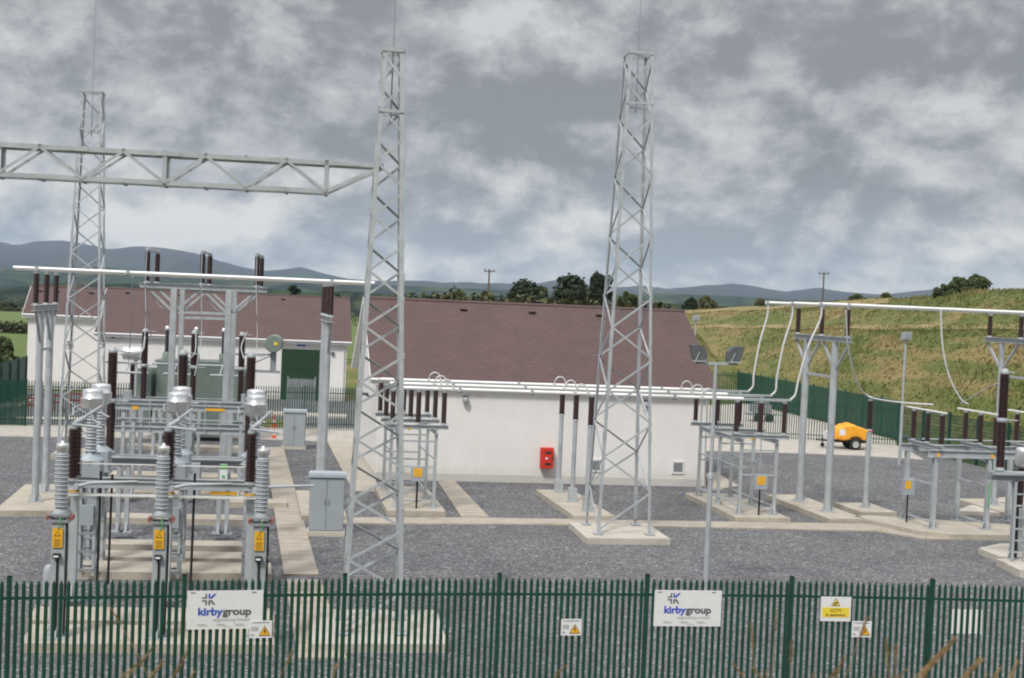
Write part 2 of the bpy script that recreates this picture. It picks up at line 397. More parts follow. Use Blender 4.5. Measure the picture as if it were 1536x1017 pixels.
# far hills
SK1 = [(-400, 372), (-200, 362), (-50, 355), (0, 363), (22, 368), (50, 362), (90, 360), (130, 367), (160, 374), (200, 369), (250, 372), (300, 382), (350, 398), (390, 406), (420, 405), (450, 400), (480, 409), (520, 418), (560, 421), (640, 421), (660, 424), (700, 423), (740, 425), (800, 426), (832, 420), (880, 427), (930, 431), (960, 428), (1000, 433), (1060, 428), (1100, 425), (1130, 429), (1180, 438), (1225, 431), (1260, 437), (1320, 442), (1380, 436), (1430, 431), (1480, 437), (1540, 436), (1700, 430), (1900, 436)]
SK2 = [(-400, 400), (0, 402), (60, 406), (150, 400), (230, 409), (330, 418), (420, 420), (500, 425), (640, 430), (800, 437), (900, 441), (1000, 441), (1100, 444), (1200, 450), (1300, 451), (1536, 458), (1900, 470)]
SK3 = [(-400, 418), (0, 432), (100, 424), (250, 427), (380, 431), (470, 439), (520, 437), (640, 446), (760, 444), (900, 451), (1050, 457), (1200, 466), (1536, 480), (1900, 490)]
def hills(sk, Yc, depth, mat, rough, seed):
    mb = MB(); pxs = list(range(-380, 1900, 12)); rows = 12
    vs = []
    for j in range(rows+1):
        t = j/rows
        for px in pxs:
            n = nz.fractal(Vector((px*.012, t*1.2, seed)), 1, 2, 4)
            Y = Yc-depth*(1-t)
            zc = atY(px, interp(sk, px), Yc).z+nz.fractal(Vector((px*.03, seed, 1)), 1, 2, 4)*Yc*.0006
            prof = t**.85
            z = -70+(zc+70)*prof+n*rough*(math.sin(t*math.pi))
            p = atY(px, 440, Yc); u = p.x/Yc
            vs.append((u*Y, Y, z))
    W = len(pxs)
    vs += [(v[0]*1.12, v[1]*1.12, -70) for v in vs[-W:]]
    mb.add(vs, [(j*W+i, j*W+i+1, (j+1)*W+i+1, (j+1)*W+i) for j in range(rows+1) for i in range(W-1)], True)
    tag(mb.build('hills', mat), kind='structure')
hills(SK1, 6200, 2600, 'far_mountain', 40, 1)
hills(SK2, 3000, 1400, 'far_mid', 16, 5)
hills(SK3, 1250, 650, 'far_near', 6, 9)
#BUILDINGS
# ------------------------------------------------------------------ buildings
def small_box(mb, c, sz): mb.box(c, sz)
b0 = pt(562, 719); b1x = along(b0, R, 1057)
LEN = (b1x-b0).length; DEP = 9.0; EV = 4.3; RG = 7.42
def gable_building(name, label, org, length, depth, eave, ridge, rz, skew=0):
    t = thing(name, label, 'building', org, rz)
    w = MB(); g = MB(); x0, x1 = 0, length
    def fx(x, y): return x-y*skew
    poly = [(0, 0), (length, 0), (length-depth*skew, depth), (-depth*skew, depth)]
    w.prism(poly, 0, eave)
    for x in (0, length):        # gable triangles as thin prisms
        s_ = .12 if x == 0 else -.12
        a = [(fx(x, 0), 0, eave), (fx(x, depth), depth, eave), (fx(x, depth/2), depth/2, ridge-.05)]
        b = [(p[0]+s_, p[1], p[2]) for p in a]
        w.add(a+b, [(0, 1, 2), (5, 4, 3), (0, 3, 4, 1), (1, 4, 5, 2), (2, 5, 3, 0)])
    w.build('wall', 'wall', t)
    pl = MB(); pl.prism([(-.02, -.02), (length+.02, -.02), (length+.02-depth*skew, depth+.02), (-.02-depth*skew, depth+.02)], 0, .32); pl.build('plinth', 'plinth', t)
    ov = .3; sl = (ridge-eave)/(depth/2); th = .16
    e0 = -ov; ez = eave-ov*sl+.12
    rf = MB()
    for side in (0, 1):
        ya, za = (e0, ez) if side == 0 else (depth-e0, ez); yb, zb = depth/2, ridge+.1
        P = [(fx(-.35, ya), ya, za), (fx(length+.35, ya), ya, za), (fx(length+.35, yb), yb, zb), (fx(-.35, yb), yb, zb)]
        Q = [(p[0], p[1], p[2]-th) for p in P]
        f = [(0, 1, 2, 3), (7, 6, 5, 4), (0, 4, 5, 1), (1, 5, 6, 2), (2, 6, 7, 3), (3, 7, 4, 0)]
        if side: f = [tuple(reversed(q)) for q in f]
        rf.m = 0; rf.add(P+Q, [f[0], f[2], f[3], f[4]]); rf.m = 1; rf.add(P+Q, [f[1], f[5]])
    r = rf.build('roof', ['roof', 'whitepaint'], t)
    rc = MB(); rc.tube([(fx(-.36, depth/2), depth/2, ridge+.08), (fx(length+.36, depth/2), depth/2, ridge+.08)], .09, 8); rc.build('ridge_tile', 'roof', r)
    vt = MB()
    for k in range(4):
        x = length*(.07+k*.22); y = depth/2-.55; vt.box((fx(x, y), y, ridge+.14-.55*sl), (.32, .22, .045))
    vt.build('roof_vent', 'black', r)
    fa = MB()
    fa.box(((fx(-.35, e0)+fx(length+.35, e0))/2, e0-.02, ez-.13), (length+.70, .03, .22)); 
    fa.box((length/2, e0/2+.02, ez-.2), (length+.66, ov-.06, .02))
    fa.build('fascia', 'whitepaint', t)
    gt = MB(); gt.tube([(fx(-.35, e0), e0-.09, ez-.03), (fx(length+.35, e0), e0-.09, ez-.05)], .065, 8); gt.build('gutter', 'whitepaint', t)
    for x in (-.36, ):
        vb = MB()
        for side in (0, 1):
            ya, za = (e0, ez) if side == 0 else (depth-e0, ez)
            vb.bar((fx(x, ya), ya, za-.1), (fx(x, depth/2), depth/2, ridge), .03, .24)
        vb.build('verge_board', 'whitepaint', t)
    return t, r
bm, _ = gable_building('substation_building', 'white rendered control building with brown tiled roof in the middle of the yard', b0, LEN, DEP, EV, RG, RA, .08)
def on_front(org, rz, px, py):        # local x,z of a point seen on a front wall
    n = Vector((-math.sin(rz), math.cos(rz), 0)); u, Y, Z = ray(px, py); d = Vector((u, Y, Z)); o = Vector((0, 0, H))
    t = (org-o).dot(n)/d.dot(n); q = o+d*t-org; q = L2(q, rz); return q.x, q.z
for px in (1049, 1059):
    x, z = on_front(b0, RA, px, 650); x = min(x, LEN-.1)
    mb = MB(); mb.tube([(x, -.3, EV-.25), (x, -.07, EV-.5), (x, -.07, .05)], .04, 8); mb.build('downpipe', 'whitepaint', bm)
for px, py in ((698, 600), (968, 607)):
    x, z = on_front(b0, RA, px, py)
    l = MB(); l.box((x, -.03, z+.12), (.2, .06, .14)); l.bar((x, -.05, z+.1), (x, -.16, z+.12), .08)
    lo = l.build('wall_lamp', 'lampdark', bm); g = MB(); g.lathe((x, -.16, z-.14), [(.05, 0), (.13, .05), (.14, .2), (.1, .26)], 12); g.build('lamp_glass', 'greyins', lo)
for px, py in ((1017, 701), (893, 698)):
    x, z = on_front(b0, RA, px, py); v = MB()
    for a, b, w, h in ((0, .24, .56, .08), (0, -.24, .56, .08), (-.24, 0, .08, .4), (.24, 0, .08, .4)): v.box((x+a, -.02, z+b), (w, .05, h))
    f = v.build('air_vent', 'whitepaint', bm); s_ = MB()
    for k in range(8): s_.box((x, -.012, z-.17+k*.048), (.40, .03, .03))
    s_.build('louvre', 'galv_dull', f)
# red cabinet on wall
x, z = on_front(b0, RA, 819, 686); n_ = b0+R*x+Vector((0, 0, z))
rc = thing('fire_equipment_box', 'red plastic fire equipment box fixed to the white control building wall', 'fire box', n_-Vector((-math.sin(RA), math.cos(RA), 0))*.17, RA)
mb = MB(); mb.box((0, 0, 0), (.54, .3, .86)); mb.build('body', 'red', rc)
mb = MB(); mb.box((0, -.17, 0), (.50, .05, .82)); dd = mb.build('door', 'red', rc)
mb = MB(); mb.box((.04, -.20, .24), (.26, .012, .1)); mb.box((.04, -.20, -.24), (.26, .012, .1)); mb.box((.22, -.205, 0), (.05, .02, .16)); mb.build('grille', 'ink', dd)
mb = MB(); mb.box((-.03, -.20, 0), (.10, .01, .08)); mb.build('badge', 'signwhite', dd)
# cctv on gable
cg = thing('security_camera', 'small dark security camera on the gable of the control building', 'camera', b0+D*1.2+Vector((-.35, -.1, 3.35)), RA)
mb = MB(); mb.bar((.3, 0, 0), (0, 0, .02), .05); mb.build('bracket', 'black', cg); mb = MB(); mb.box((-.05, -.05, .1), (.12, .36, .12), .5); mb.build('housing', 'lampdark', cg)
# left building
c1 = pt(517, 602); wl = along(c1, R, 147, -60, 0); lenL = (c1-wl).length
sc = c1.y
bl, rl = gable_building('switchgear_building', 'long white building with brown roof and tall green door behind the far fence', wl, lenL, 10.4, 4.35, 7.35, RA, .05)
xa, za = on_front(wl, RA, 423, 523); xb, zb = on_front(wl, RA, 480, 523); d_ = MB()
d_.box(((xa+xb)/2, -.03, za/2), (xb-xa, .08, za)); dr = d_.build('door', 'doorgreen', bl)
mb = MB(); mb.box(((xa+xb)/2, -.08, za/2), (.03, .02, za-.04)); mb.box(((xa+xb)/2, -.08, za*.62), (xb-xa-.06, .02, .03)); mb.build('door_seam', 'ink', dr)
mb = MB(); mb.box(((xa+xb)/2+.15, -.1, 1.1), (.06, .06, .3)); mb.build('handle', 'galv', dr)
x, z = on_front(wl, RA, 452, 518); mb = MB(); mb.box((x, -.03, z), (.50*1.6, .04, .26)); sg = mb.build('name_plate', 'signwhite', bl)
mb = MB(); mb.box((x, -.055, z), (.6, .01, .12)); mb.build('plate_panel', 'inkblue', sg)
for px, py in ((499, 530), (170, 505), (183, 504)):
    x, z = on_front(wl, RA, px, py); mb = MB(); mb.box((x, -.08, z), (.22, .18, .2)); mb.build('wall_lamp', 'lampdark', bl)
x, z = on_front(wl, RA, 513, 550); mb = MB(); mb.tube([(lenL-.15, -.3, 4.1), (lenL-.15, -.07, 3.9), (lenL-.15, -.07, .05)], .05, 8); mb.build('downpipe', 'whitepaint', bl)
# wing set back with the same ridge line
wo = wl+Vector((-math.sin(RA), math.cos(RA), 0))*2.6; wa = along(wo, R, 39, -60, 0); lw = (wo-wa).length-.02
bw, _ = gable_building('office_wing', 'set back left wing of the white building, seen behind the far lattice mast', wa, lw, 5.2, 5.45, 7.3, RA, .05)
x, z = on_front(wa, RA, 105, 515); mb = MB(); mb.box((x, -.08, z), (.3, .16, .3)); mb.build('wall_lamp', 'lampdark', bw)
x, z = on_front(wa, RA, 130, 515)
#FENCES
# ------------------------------------------------------------------ fences
def pale_mesh(mb, p, ax, h0, h1, w=.066, d=.016):
    nrm = Vector((ax.y, -ax.x, 0)); pr = [(-w/2, 0), (-w*.22, d), (w*.22, d), (w/2, 0), (w*.22, d-.005), (-w*.22, d-.005)]
    vs = []
    for z, k in ((h0, 1), (h1-.075, 1), (h1, .18)):
        vs += [p+ax*(a*k)+nrm*(b)+Vector((0, 0, z)) for a, b in pr]
    fs = [(j*6+i, j*6+(i+1) % 6, (j+1)*6+(i+1) % 6, (j+1)*6+i) for j in (0, 1) for i in range(6)]+[(12, 13, 14, 15, 16, 17)]
    mb.add(vs, fs)
def palisade(name, label, pts, bay, npale, h, rails=(.35, 2.12), post_h=None, cat='fence', w=.065, mat='green', off=None):
    org = Vector((pts[0].x, pts[0].y, 0)); t = thing(name, label, cat, org); post_h = post_h or h+.05
    for a, b in zip(pts, pts[1:]):
        a = Vector((a.x, a.y, 0)); b = Vector((b.x, b.y, 0)); L = (b-a).length; n = max(1, round(L/bay)); ax = (b-a)/L; st = L/n; nrm = Vector((ax.y, -ax.x, 0))
        rz = math.atan2(ax.y, ax.x)
        for k in range(n):
            q = a+ax*(st*k)-org; mb = MB()
            for i in range(npale):
                pale_mesh(mb, q+ax*(st*(i+.02)/npale)+nrm*.028+ax*random.uniform(-.004, .004), ax, .06, h+random.uniform(-.006, .006), w)
            mb.build('pale_panel', mat, t)
            for z in rails: mb = MB(); mb.box(q+ax*st/2+Vector((0, 0, z)), (st-.065, .045, .045), rz); mb.build('rail', mat, t)
        for k in range(n+(1 if b is pts[-1] or True else 0)):
            q = a+ax*(st*k)-org; mb = MB()
            mb.box(q+nrm*-.03+Vector((0, 0, post_h/2)), (.072, .10, post_h), rz); mb.box(q+nrm*-.03+Vector((0, 0, post_h+.004)), (.078, .106, .012), rz)
            mb.build('post', mat, t)
    return t
tops = [(-250, 869), (14, 866), (277, 864), (518, 862), (750, 862), (972, 863.5), (1189, 866), (1400, 870.5), (1612, 876)]
fpts = [pt(x, y, 2.48) for x, y in tops]
palisade('palisade_fence', 'green steel palisade fence along the front of the yard', fpts, 2.87, 24, 2.43, (.35, 2.12), 2.48)
fl = [pt(-240, 634), pt(0, 638.5), pt(38, 639.5), pt(533, 646.5)]
palisade('palisade_fence', 'green palisade fence across the yard before the long white building', fl, 2.87, 22, 2.45, (.35, 2.1), 2.5, w=.05)
palisade('palisade_fence', 'green palisade fence beside the orange trailer behind the control building', [pt(1000, 652), pt(1076, 655), pt(1200, 660), pt(1347, 669)], 2.87, 18, 2.45, (.35, 2.1), 2.55, w=.05)
q0 = pt(1105, 600); q1 = pt(1349, 661)
palisade('palisade_fence', 'dense green palisade fence running back along the foot of the hill', [q0, q1], 2.87, 18, 2.5, (.35, 2.1), 2.62, w=.145)
palisade('palisade_fence', 'distant stretch of green palisade fence right of the brown roof', [pt(1010, 597), q0], 2.87, 16, 2.4, (.35, 2.1), 2.5, w=.09)
palisade('palisade_fence', 'dense green palisade fence at the far left edge of the yard', [pt(38, 592), pt(-30, 622), pt(-120, 665)], 2.87, 18, 2.6, (.35, 2.1), 2.65, w=.15)
# grey gate leaf before the green door
ga = pt(430, 618); gb = pt(471, 619.5)
palisade('palisade_gate', 'grey galvanised palisade gate before the green door', [ga, gb], 4, 22, 2.2, (.3, 2.0), 2.3, 'gate', .055, 'galv_dull')
# weld mesh fence
def mesh_fence(name, label, a, b, bay, h):
    t = thing(name, label, 'fence', a); a0 = Vector((0, 0, 0)); v = b-a; L = v.length; n = round(L/bay); ax = v/L; rz = math.atan2(ax.y, ax.x)
    for k in range(n):
        q = ax*(L*k/n); st = L/n; mb = MB()
        m_ = int(st/.085)
        for i in range(m_+1): mb.box(q+ax*(st*i/m_)+Vector((0, 0, h/2)), (.030, .010, h-.05), rz)
        for i in range(13): mb.box(q+ax*(st/2)+Vector((0, 0, .05+(h-.1)*i/12)), (st, .022, .03), rz)
        mb.build('mesh_panel', 'green', t)
    for k in range(n+1):
        q = ax*(L*k/n); mb = MB(); mb.box(q+Vector((0, 0, (h+.1)/2)), (.12, .12, h+.1), rz); mb.box(q+Vector((0, 0, h+.11)), (.15, .15, .03), rz); mb.build('post', 'green', t)
mesh_fence('mesh_fence', 'green mesh fence along the right edge of the gravel below the hill', cr1.copy(), F3c, 2.9, 2.45)
# track outside the fence
sheet('road', [q0+Vector((1.5, 6, 0)), q1+Vector((3.2, .5, 0)), cr1+Vector((3.6, -1, 0)), F3b+Vector((3.4, 0, 0)), F3c+Vector((3.2, 0, 0)), F3c+Vector((.8, 0, 0)), F3b+Vector((1.2, 0, 0)), cr1+Vector((1.6, -1, 0)), q1+Vector((1.0, .5, 0)), q0+Vector((.2, 6, 0))], .02, 'gravel', -.05)
sheet('road', [pt(1030, 652), pt(1345, 667), pt(1343, 660.5), pt(1190, 622), pt(1120, 606), pt(1020, 610)], .02, 'road')
#SIGNS
# ------------------------------------------------------------------ lettering and signs
def text_mesh(s, size, cx, z, y=-.008, mat='ink', bold=0, align='CENTER', name='lettering', parent=None, sx=1):
    cu = bpy.data.curves.new('t', 'FONT'); cu.body = s; cu.size = size; cu.align_x = align; cu.offset = bold; cu.extrude = .0012; cu.resolution_u = 3
    o = bpy.data.objects.new('t', cu); COL.objects.link(o)
    dg = bpy.context.evaluated_depsgraph_get(); me = bpy.data.meshes.new_from_object(o.evaluated_get(dg))
    bpy.data.objects.remove(o); bpy.data.curves.remove(cu)
    for v in me.vertices: x, yy, zz = v.co; v.co = (cx+x*sx, y-zz, z+yy)
    me.materials.clear(); me.materials.append(M[mat]); me.name = name
    ob = bpy.data.objects.new(name, me); COL.objects.link(ob); ob.parent = parent; return ob
def fence_pt(px, py, off=.06):
    # point on the front fence plane seen at px,py
    for a, b in zip(fpts, fpts[1:]):
        n = Vector((-(b-a).y, (b-a).x, 0)).normalized(); u, Y, Z = ray(px, py); d = Vector((u, Y, Z)); o = Vector((0, 0, H)); t = (a-o).dot(n)/d.dot(n); q = o+d*t
        if (q-a).xy.dot((b-a).xy) <= (b-a).xy.length_squared: break
    return q-n*off, math.atan2((b-a).y, (b-a).x)
def tri(mb, cx, cz, s, y0, y1):
    P = [(cx-s/2, cz-s*.42), (cx+s/2, cz-s*.42), (cx, cz+s*.45)]
    mb.add([(a, y0, b) for a, b in P]+[(a, y1, b) for a, b in P], [(0, 1, 2), (5, 4, 3), (0, 3, 4, 1), (1, 4, 5, 2), (2, 5, 3, 0)])
def poly_plate(mb, P, y0, y1):
    n = len(P); mb.add([(a, y0, b) for a, b in P]+[(a, y1, b) for a, b in P], [tuple(range(n)), tuple(range(2*n-1, n-1, -1))]+[(i, i+n, (i+1) % n+n, (i+1) % n) for i in range(n)])
def bolt(mb, cx, cz, s, y0, y1):
    P = [(-.05, .5), (.16, .5), (.04, .12), (.2, .12), (-.08, -.5), (-.02, -.06), (-.2, -.06)]
    poly_plate(mb, [(cx+a*s, cz+b*s) for a, b in reversed(P)], y0, y1)
def company_sign(px, py, label):
    q, rz = fence_pt(px, py, .075); t = thing('company_sign', label, 'sign', q, rz); w, h = 1.31, .685
    mb = MB(); mb.box((0, 0, 0), (w, .012, h)); mb.build('board', 'signwhite', t)
    mb = MB(); mb.box((-w/2+.10, -.009, h/2-.035), (.08, .006, .012)); mb.box((w/2-.16, -.009, h/2-.035), (.08, .006, .012)); mb.build('bracket', 'ink', t)
    lx = -.29
    g = MB()
    def pl(mb, P): poly_plate(mb, [(lx+a*.25, .19+b*.225) for a, b in P], -.010, -.007)
    # upper left hook, lower left hook, lower right arm; the upper right arm is blue
    pl(g, [(-.10, .45), (-.10, .06), (-.45, .06), (-.45, .17), (-.21, .17), (-.21, .45)][::-1]); pl(g, [(-.45, -.17), (-.21, -.17), (-.21, -.45), (-.10, -.45), (-.10, -.06), (-.45, -.06)][::-1])
    pl(g, [(.0, -.06), (.12, -.06), (.12, -.45), (.0, -.45)][::-1]); pl(g, [(.14, -.06), (.24, -.06), (.5, -.45), (.36, -.45), (.14, -.18)][::-1])
    g.build('emblem', 'inkdark', t)
    b_ = MB(); pl(b_, [(.0, .45), (.12, .45), (.12, .06), (.0, .06)][::-1]); pl(b_, [(.14, .06), (.24, .06), (.56, .45), (.40, .45), (.14, .2)][::-1]); b_.build('emblem', 'inkblue', t)
    text_mesh('kirby', .185, -.045, -.09, -.009, 'inkblue', .007, 'RIGHT', parent=t, sx=1.12)
    text_mesh('group', .185, -.035, -.09, -.009, 'inkdark', .007, 'LEFT', parent=t, sx=1.12)
    text_mesh('engineering limited', .088, .12, -.20, -.009, 'inkgrey', .0, 'CENTER', parent=t, sx=.95)
    g = MB()
    for x in (-.40, -.07, .25):
        g.box((x, -.0085, -.255), (.15, .003, .012)); g.box((x+.03, -.0085, -.278), (.17, .003, .010))
    g.box((.06, -.0085, -.305), (.14, .003, .008)); g.build('small_print', 'inkgrey', t)
def warning_sign(px, py, label):
    q, rz = fence_pt(px, py, .085); t = thing('warning_sign', label, 'sign', q, rz, None); w, h = .39, .31
    mb = MB(); mb.box((0, 0, 0), (w, .008, h)); mb.build('board', 'signwhite', t)
    mb = MB(); tri(mb, .07, -.03, .21, -.008, -.0045); mb.build('triangle_border', 'ink', t)
    mb = MB(); tri(mb, .07, -.032, .175, -.011, -.0085); mb.build('triangle', 'yellow', t)
    mb = MB(); bolt(mb, .07, -.04, .10, -.0135, -.0115); mb.build('symbol', 'ink', t)
    g = MB(); g.box((0, -.0055, .12), (.30, .003, .012))
    for z in (.035, .008, -.02): g.box((-.105, -.0055, z), (.12, .003, .009))
    g.box((-.14, -.0055, -.10), (.05, .003, .018)); g.build('small_print', 'inkdark', t)
company_sign(337.5, 913, 'white company board with blue and grey lettering at the left of the front fence')
company_sign(1030, 911, 'white company board with blue and grey lettering right of centre on the front fence')
warning_sign(391, 942, 'small white electrical warning sign overlapping the left company board')
warning_sign(855.5, 939, 'small white electrical warning sign alone in the middle of the front fence')
warning_sign(1290, 942, 'small white electrical warning sign below the yellow camera notice')
q, rz = fence_pt(1251.5, 912, .075); t = thing('camera_notice', 'white and yellow camera surveillance notice on the front fence', 'sign', q, rz); w, h = .60, .475
mb = MB(); mb.box((0, 0, 0), (w, .01, h)); mb.build('board', 'signwhite', t)
mb = MB(); mb.box((0, -.007, -.065), (.54, .004, .19)); mb.build('panel', 'signyellow', t)
mb = MB(); tri(mb, -.005, .135, .18, -.009, -.0055); mb.build('triangle_border', 'ink', t)
mb = MB(); tri(mb, -.005, .133, .145, -.012, -.0095); mb.build('triangle', 'signyellow', t)
mb = MB(); mb.bar((-.035, -.014, .10), (.035, -.014, .135), .004, .028); mb.box((-.03, -.014, .085), (.03, .003, .012)); mb.build('symbol', 'ink', t)
text_mesh('CCTV', .088, 0, -.055, -.011, 'ink', .001, parent=t); text_mesh('in operation', .075, 0, -.135, -.011, 'ink', .001, parent=t, sx=1.05)
q, rz = fence_pt(1450, 932, .008)
t = thing('blank_notice', 'back of a white notice fixed behind the green pales at the right', 'sign', q, rz)
mb = MB(); mb.box((0, 0, 0), (.60, .012, .47)); mb.build('board', 'brightwhite', t)
#TOWERS
# ------------------------------------------------------------------ lattice masts
def mast(label, c, rz, wb, wt, h, n, leg=.11, br=.07, rod=3.5, pad=None, padz=.2, name='lattice_mast'):
    t = thing(name, label, 'lattice mast', (c.x, c.y, 0), rz)
    def corner(sx, sy, z): k = (z-padz)/(h-padz); w = (wb+(wt-wb)*k)/2; return Vector((sx*w, sy*w, z))
    for sx, sy in ((-1, -1), (1, -1), (1, 1), (-1, 1)):
        mb = MB(); mb.angle(corner(sx, sy, padz), corner(sx, sy, h), leg, .014, (-sx, 0, 0), (0, -sy, 0))
        mb.box(corner(sx, sy, padz+.03)+Vector((-sx*.03, -sy*.03, 0)), (.3, .3, .03)); 
        for q in range(1, 5):
            z = padz+(h-padz)*q/5; mb.box(corner(sx, sy, z)+Vector((0, -sy*leg*.5, 0)), (.022, leg*.95, .42)); mb.box(corner(sx, sy, z)+Vector((-sx*leg*.5, 0, 0)), (leg*.95, .022, .42))
        mb.build('leg', 'galv', t)
    cs = [(-1, -1), (1, -1), (1, 1), (-1, 1)]; mb = MB(); zs = [padz+.15+(h-padz-.3)*(i/n)**.93 for i in range(n+1)]
    for fi in range(4):
        a, b = cs[fi], cs[(fi+1) % 4]; nrm = Vector((a[0]+b[0], a[1]+b[1], 0)).normalized()
        for i in range(n):
            p, q = (a, b) if (i+(0 if fi in (0, 2) else 1)) % 2 == 0 else (b, a)
            P = corner(*p, zs[i])+nrm*.0; Q = corner(*q, zs[i+1])
            dv = (Q-P).normalized(); side = dv.cross(nrm).normalized()
            mb.angle(P+nrm*.004, Q+nrm*.004, br, .009, side, -nrm)
    mb.build('bracing', 'galv', t)
    mb = MB()
    for fi in range(4):
        a, b = cs[fi], cs[(fi+1) % 4]; mb.bar(corner(*a, h-.02), corner(*b, h-.02), .05, .09)
    mb.bar(corner(-1, -1, h-.015), corner(1, 1, h-.015), .05, .05)
    mb.build('top_frame', 'galv', t)
    for fi in (0, 2): mb = MB(); mb.bar(corner(*cs[fi], h*.895), corner(*cs[fi+1 if fi < 3 else 0], h*.895), .05, .06); mb.build('cross_rail', 'galv', t)
    if rod:
        mb = MB(); mb.tube([(0, 0, h*.88), (0, 0, h), (0, 0, h+rod)], .022, 6, .008); mb.build('lightning_rod', 'galv_dull', t)
    if pad:
        mb = MB(); mb.box((pad[2], pad[3], padz/2), (pad[0], pad[1], padz)); mb.build('concrete_base', 'concrete_light', t)
    return t
f0, f1, f2, f3 = pt(897, 801, .2), pt(974, 802, .2), pt(878.5, 787, .2), pt(954, 788, .2); c3 = (f0+f1+f2+f3)/4
z3 = atY(965, 79, c3.y-.3).z
mast('tall freestanding lattice mast right of centre on its own square concrete base', c3, math.radians(9.5), 1.78, .8, z3, 15, .092, .055, 4, (2.75, 2.75, 0, -.15))
c2 = (pt(514, 952, .2)+pt(607, 952, .2))/2+D*.68
z2 = atY(593, 76, c2.y).z
T2 = mast('slender lattice mast near the front fence holding the end of the gantry beam', c2, math.radians(8.5), 1.36, .46, z2, 20, .10, .052, 4, (2.95, 2.9, .12, .05))
c1_ = (pt(89, 682, .2)+pt(147, 682, .2))/2+D*.8
z1_ = atY(135, 138, c1_.y).z
mast('far lattice mast at the left rising behind the gantry beam', c1_, math.radians(9.5), 1.75, .88, z1_, 15, .092, .055, 5, None)
# gantry beam (box truss)
gb = thing('gantry_beam', 'horizontal lattice gantry beam running left from the slender mast', 'gantry beam', (c2.x, c2.y, 0), RA)
zt = atY(566, 247, c2.y).z; bw_ = .52; hb = .72; x_end = -.12; xs0 = -1.35
span = 3.42; N = 12
def trusspt(x, s, top): return Vector((x, s*bw_/2, zt-(0 if top else hb)))
xL = xs0-2*span; xE = xL-1.3
for s in (-1, 1):
    mb = MB(); mb.angle(trusspt(x_end, s, 1), trusspt(xE, s, 1), .10, .016, (0, -s, 0), (0, 0, -1)); 
    for k in range(5): x = -.9-k*1.9; mb.box(trusspt(x, s, 1)+Vector((0, s*.008, -.05)), (.5, .02, .09))
    mb.build('top_chord', 'galv', gb)
    mb = MB(); mb.angle(trusspt(xs0, s, 0), trusspt(xL, s, 0), .10, .016, (0, -s, 0), (0, 0, 1))
    mb.angle(trusspt(xs0, s, 0), trusspt(x_end, s, 1)+Vector((0, 0, -.1)), .09, .014, (0, -s, 0), (0, 0, 1)); mb.angle(trusspt(xL, s, 0), trusspt(xE, s, 1)+Vector((0, 0, -.1)), .09, .014, (0, -s, 0), (0, 0, 1))
    mb.build('bottom_chord', 'galv', gb)
    mb = MB()
    for k in range(2):
        a = xs0-k*span
        xs = [a, a-span*.25, a-span*.5, a-span*.75, a-span]
        for i in range(4):
            P = trusspt(xs[i], s, i % 2); Q = trusspt(xs[i+1], s, (i+1) % 2); mb.bar(P+Vector((0, s*.006, -.05 if i % 2 else .05)), Q+Vector((0, s*.006, .05 if i % 2 else -.05)), .012, .055)
    mb.build('side_bracing', 'galv', gb)
    for k in range(3):
        mb = MB(); x = xs0-k*span; mb.angle(trusspt(x-.04, s, 1), trusspt(x-.04, s, 0), .09, .014, (1, 0, 0), (0, -s, 0)); mb.build('upright', 'galv', gb)
mb = MB()
for k in range(9):
    x = xs0-k*span/4; mb.bar(trusspt(x, -1, 1)+Vector((0, 0, -.01)), trusspt(x, 1, 1)+Vector((0, 0, -.01)), .05, .05); mb.bar(trusspt(x, -1, 0), trusspt(x, 1, 0), .05, .05)
    if k < 8: mb.bar(trusspt(x, -1 if k % 2 else 1, 1)+Vector((0, 0, -.03)), trusspt(x-span/4, 1 if k % 2 else -1, 1)+Vector((0, 0, -.03)), .05, .012); mb.bar(trusspt(x, -1 if k % 2 else 1, 0), trusspt(x-span/4, 1 if k % 2 else -1, 0), .05, .012)
mb.build('cross_bracing', 'galv_dull', gb)
#EQUIP
# ------------------------------------------------------------------ high voltage equipment
PH = 2.1
def put_ins(parent, p, h, r=.11, mat='brown', pitch=.05, name='insulator', cap=.06):
    mb = MB(); mb.m = 0; mb.ins(Vector(p)+Vector((0, 0, .05)), h-.1, r, pitch)
    mb.m = 1; mb.lathe(p, [(r*.95, 0), (r*.95, .05), (r*.7, .06)], 10); mb.lathe(Vector(p)+Vector((0, 0, h-.06)), [(r*.7, 0), (r*.8, .02), (r*.8, .06)], 10)
    return mb.build(name, [mat, 'galv'], parent)
def steel_post(parent, p, ztop, w=.2, kind='tube', z0=.2, name='post'):
    mb = MB(); p = Vector(p)
    if kind == 'tube': mb.tube([p+Vector((0, 0, z0)), p+Vector((0, 0, ztop))], w/2, 12)
    elif kind == 'i': mb.ibeam2 = None; mb.box(p+Vector((0, w/2-.008, (z0+ztop)/2)), (w, .016, ztop-z0)); mb.box(p+Vector((0, -w/2+.008, (z0+ztop)/2)), (w, .016, ztop-z0)); mb.box(p+Vector((0, 0, (z0+ztop)/2)), (.014, w-.034, ztop-z0-.004))
    else: mb.box(p+Vector((0, 0, (z0+ztop)/2)), (w, w, ztop-z0))
    mb.box(p+Vector((0, 0, z0+.015)), (w+.22, w+.22, .03))
    for a in (-1, 1):
        mb.bar(p+Vector((a*(w/2+.08), 0, z0+.03)), p+Vector((a*w/2, 0, z0+.28)), .015, .06); mb.bar(p+Vector((0, a*(w/2+.08), z0+.03)), p+Vector((0, a*w/2, z0+.28)), .06, .015)
    return mb.build(name, 'galv', parent)
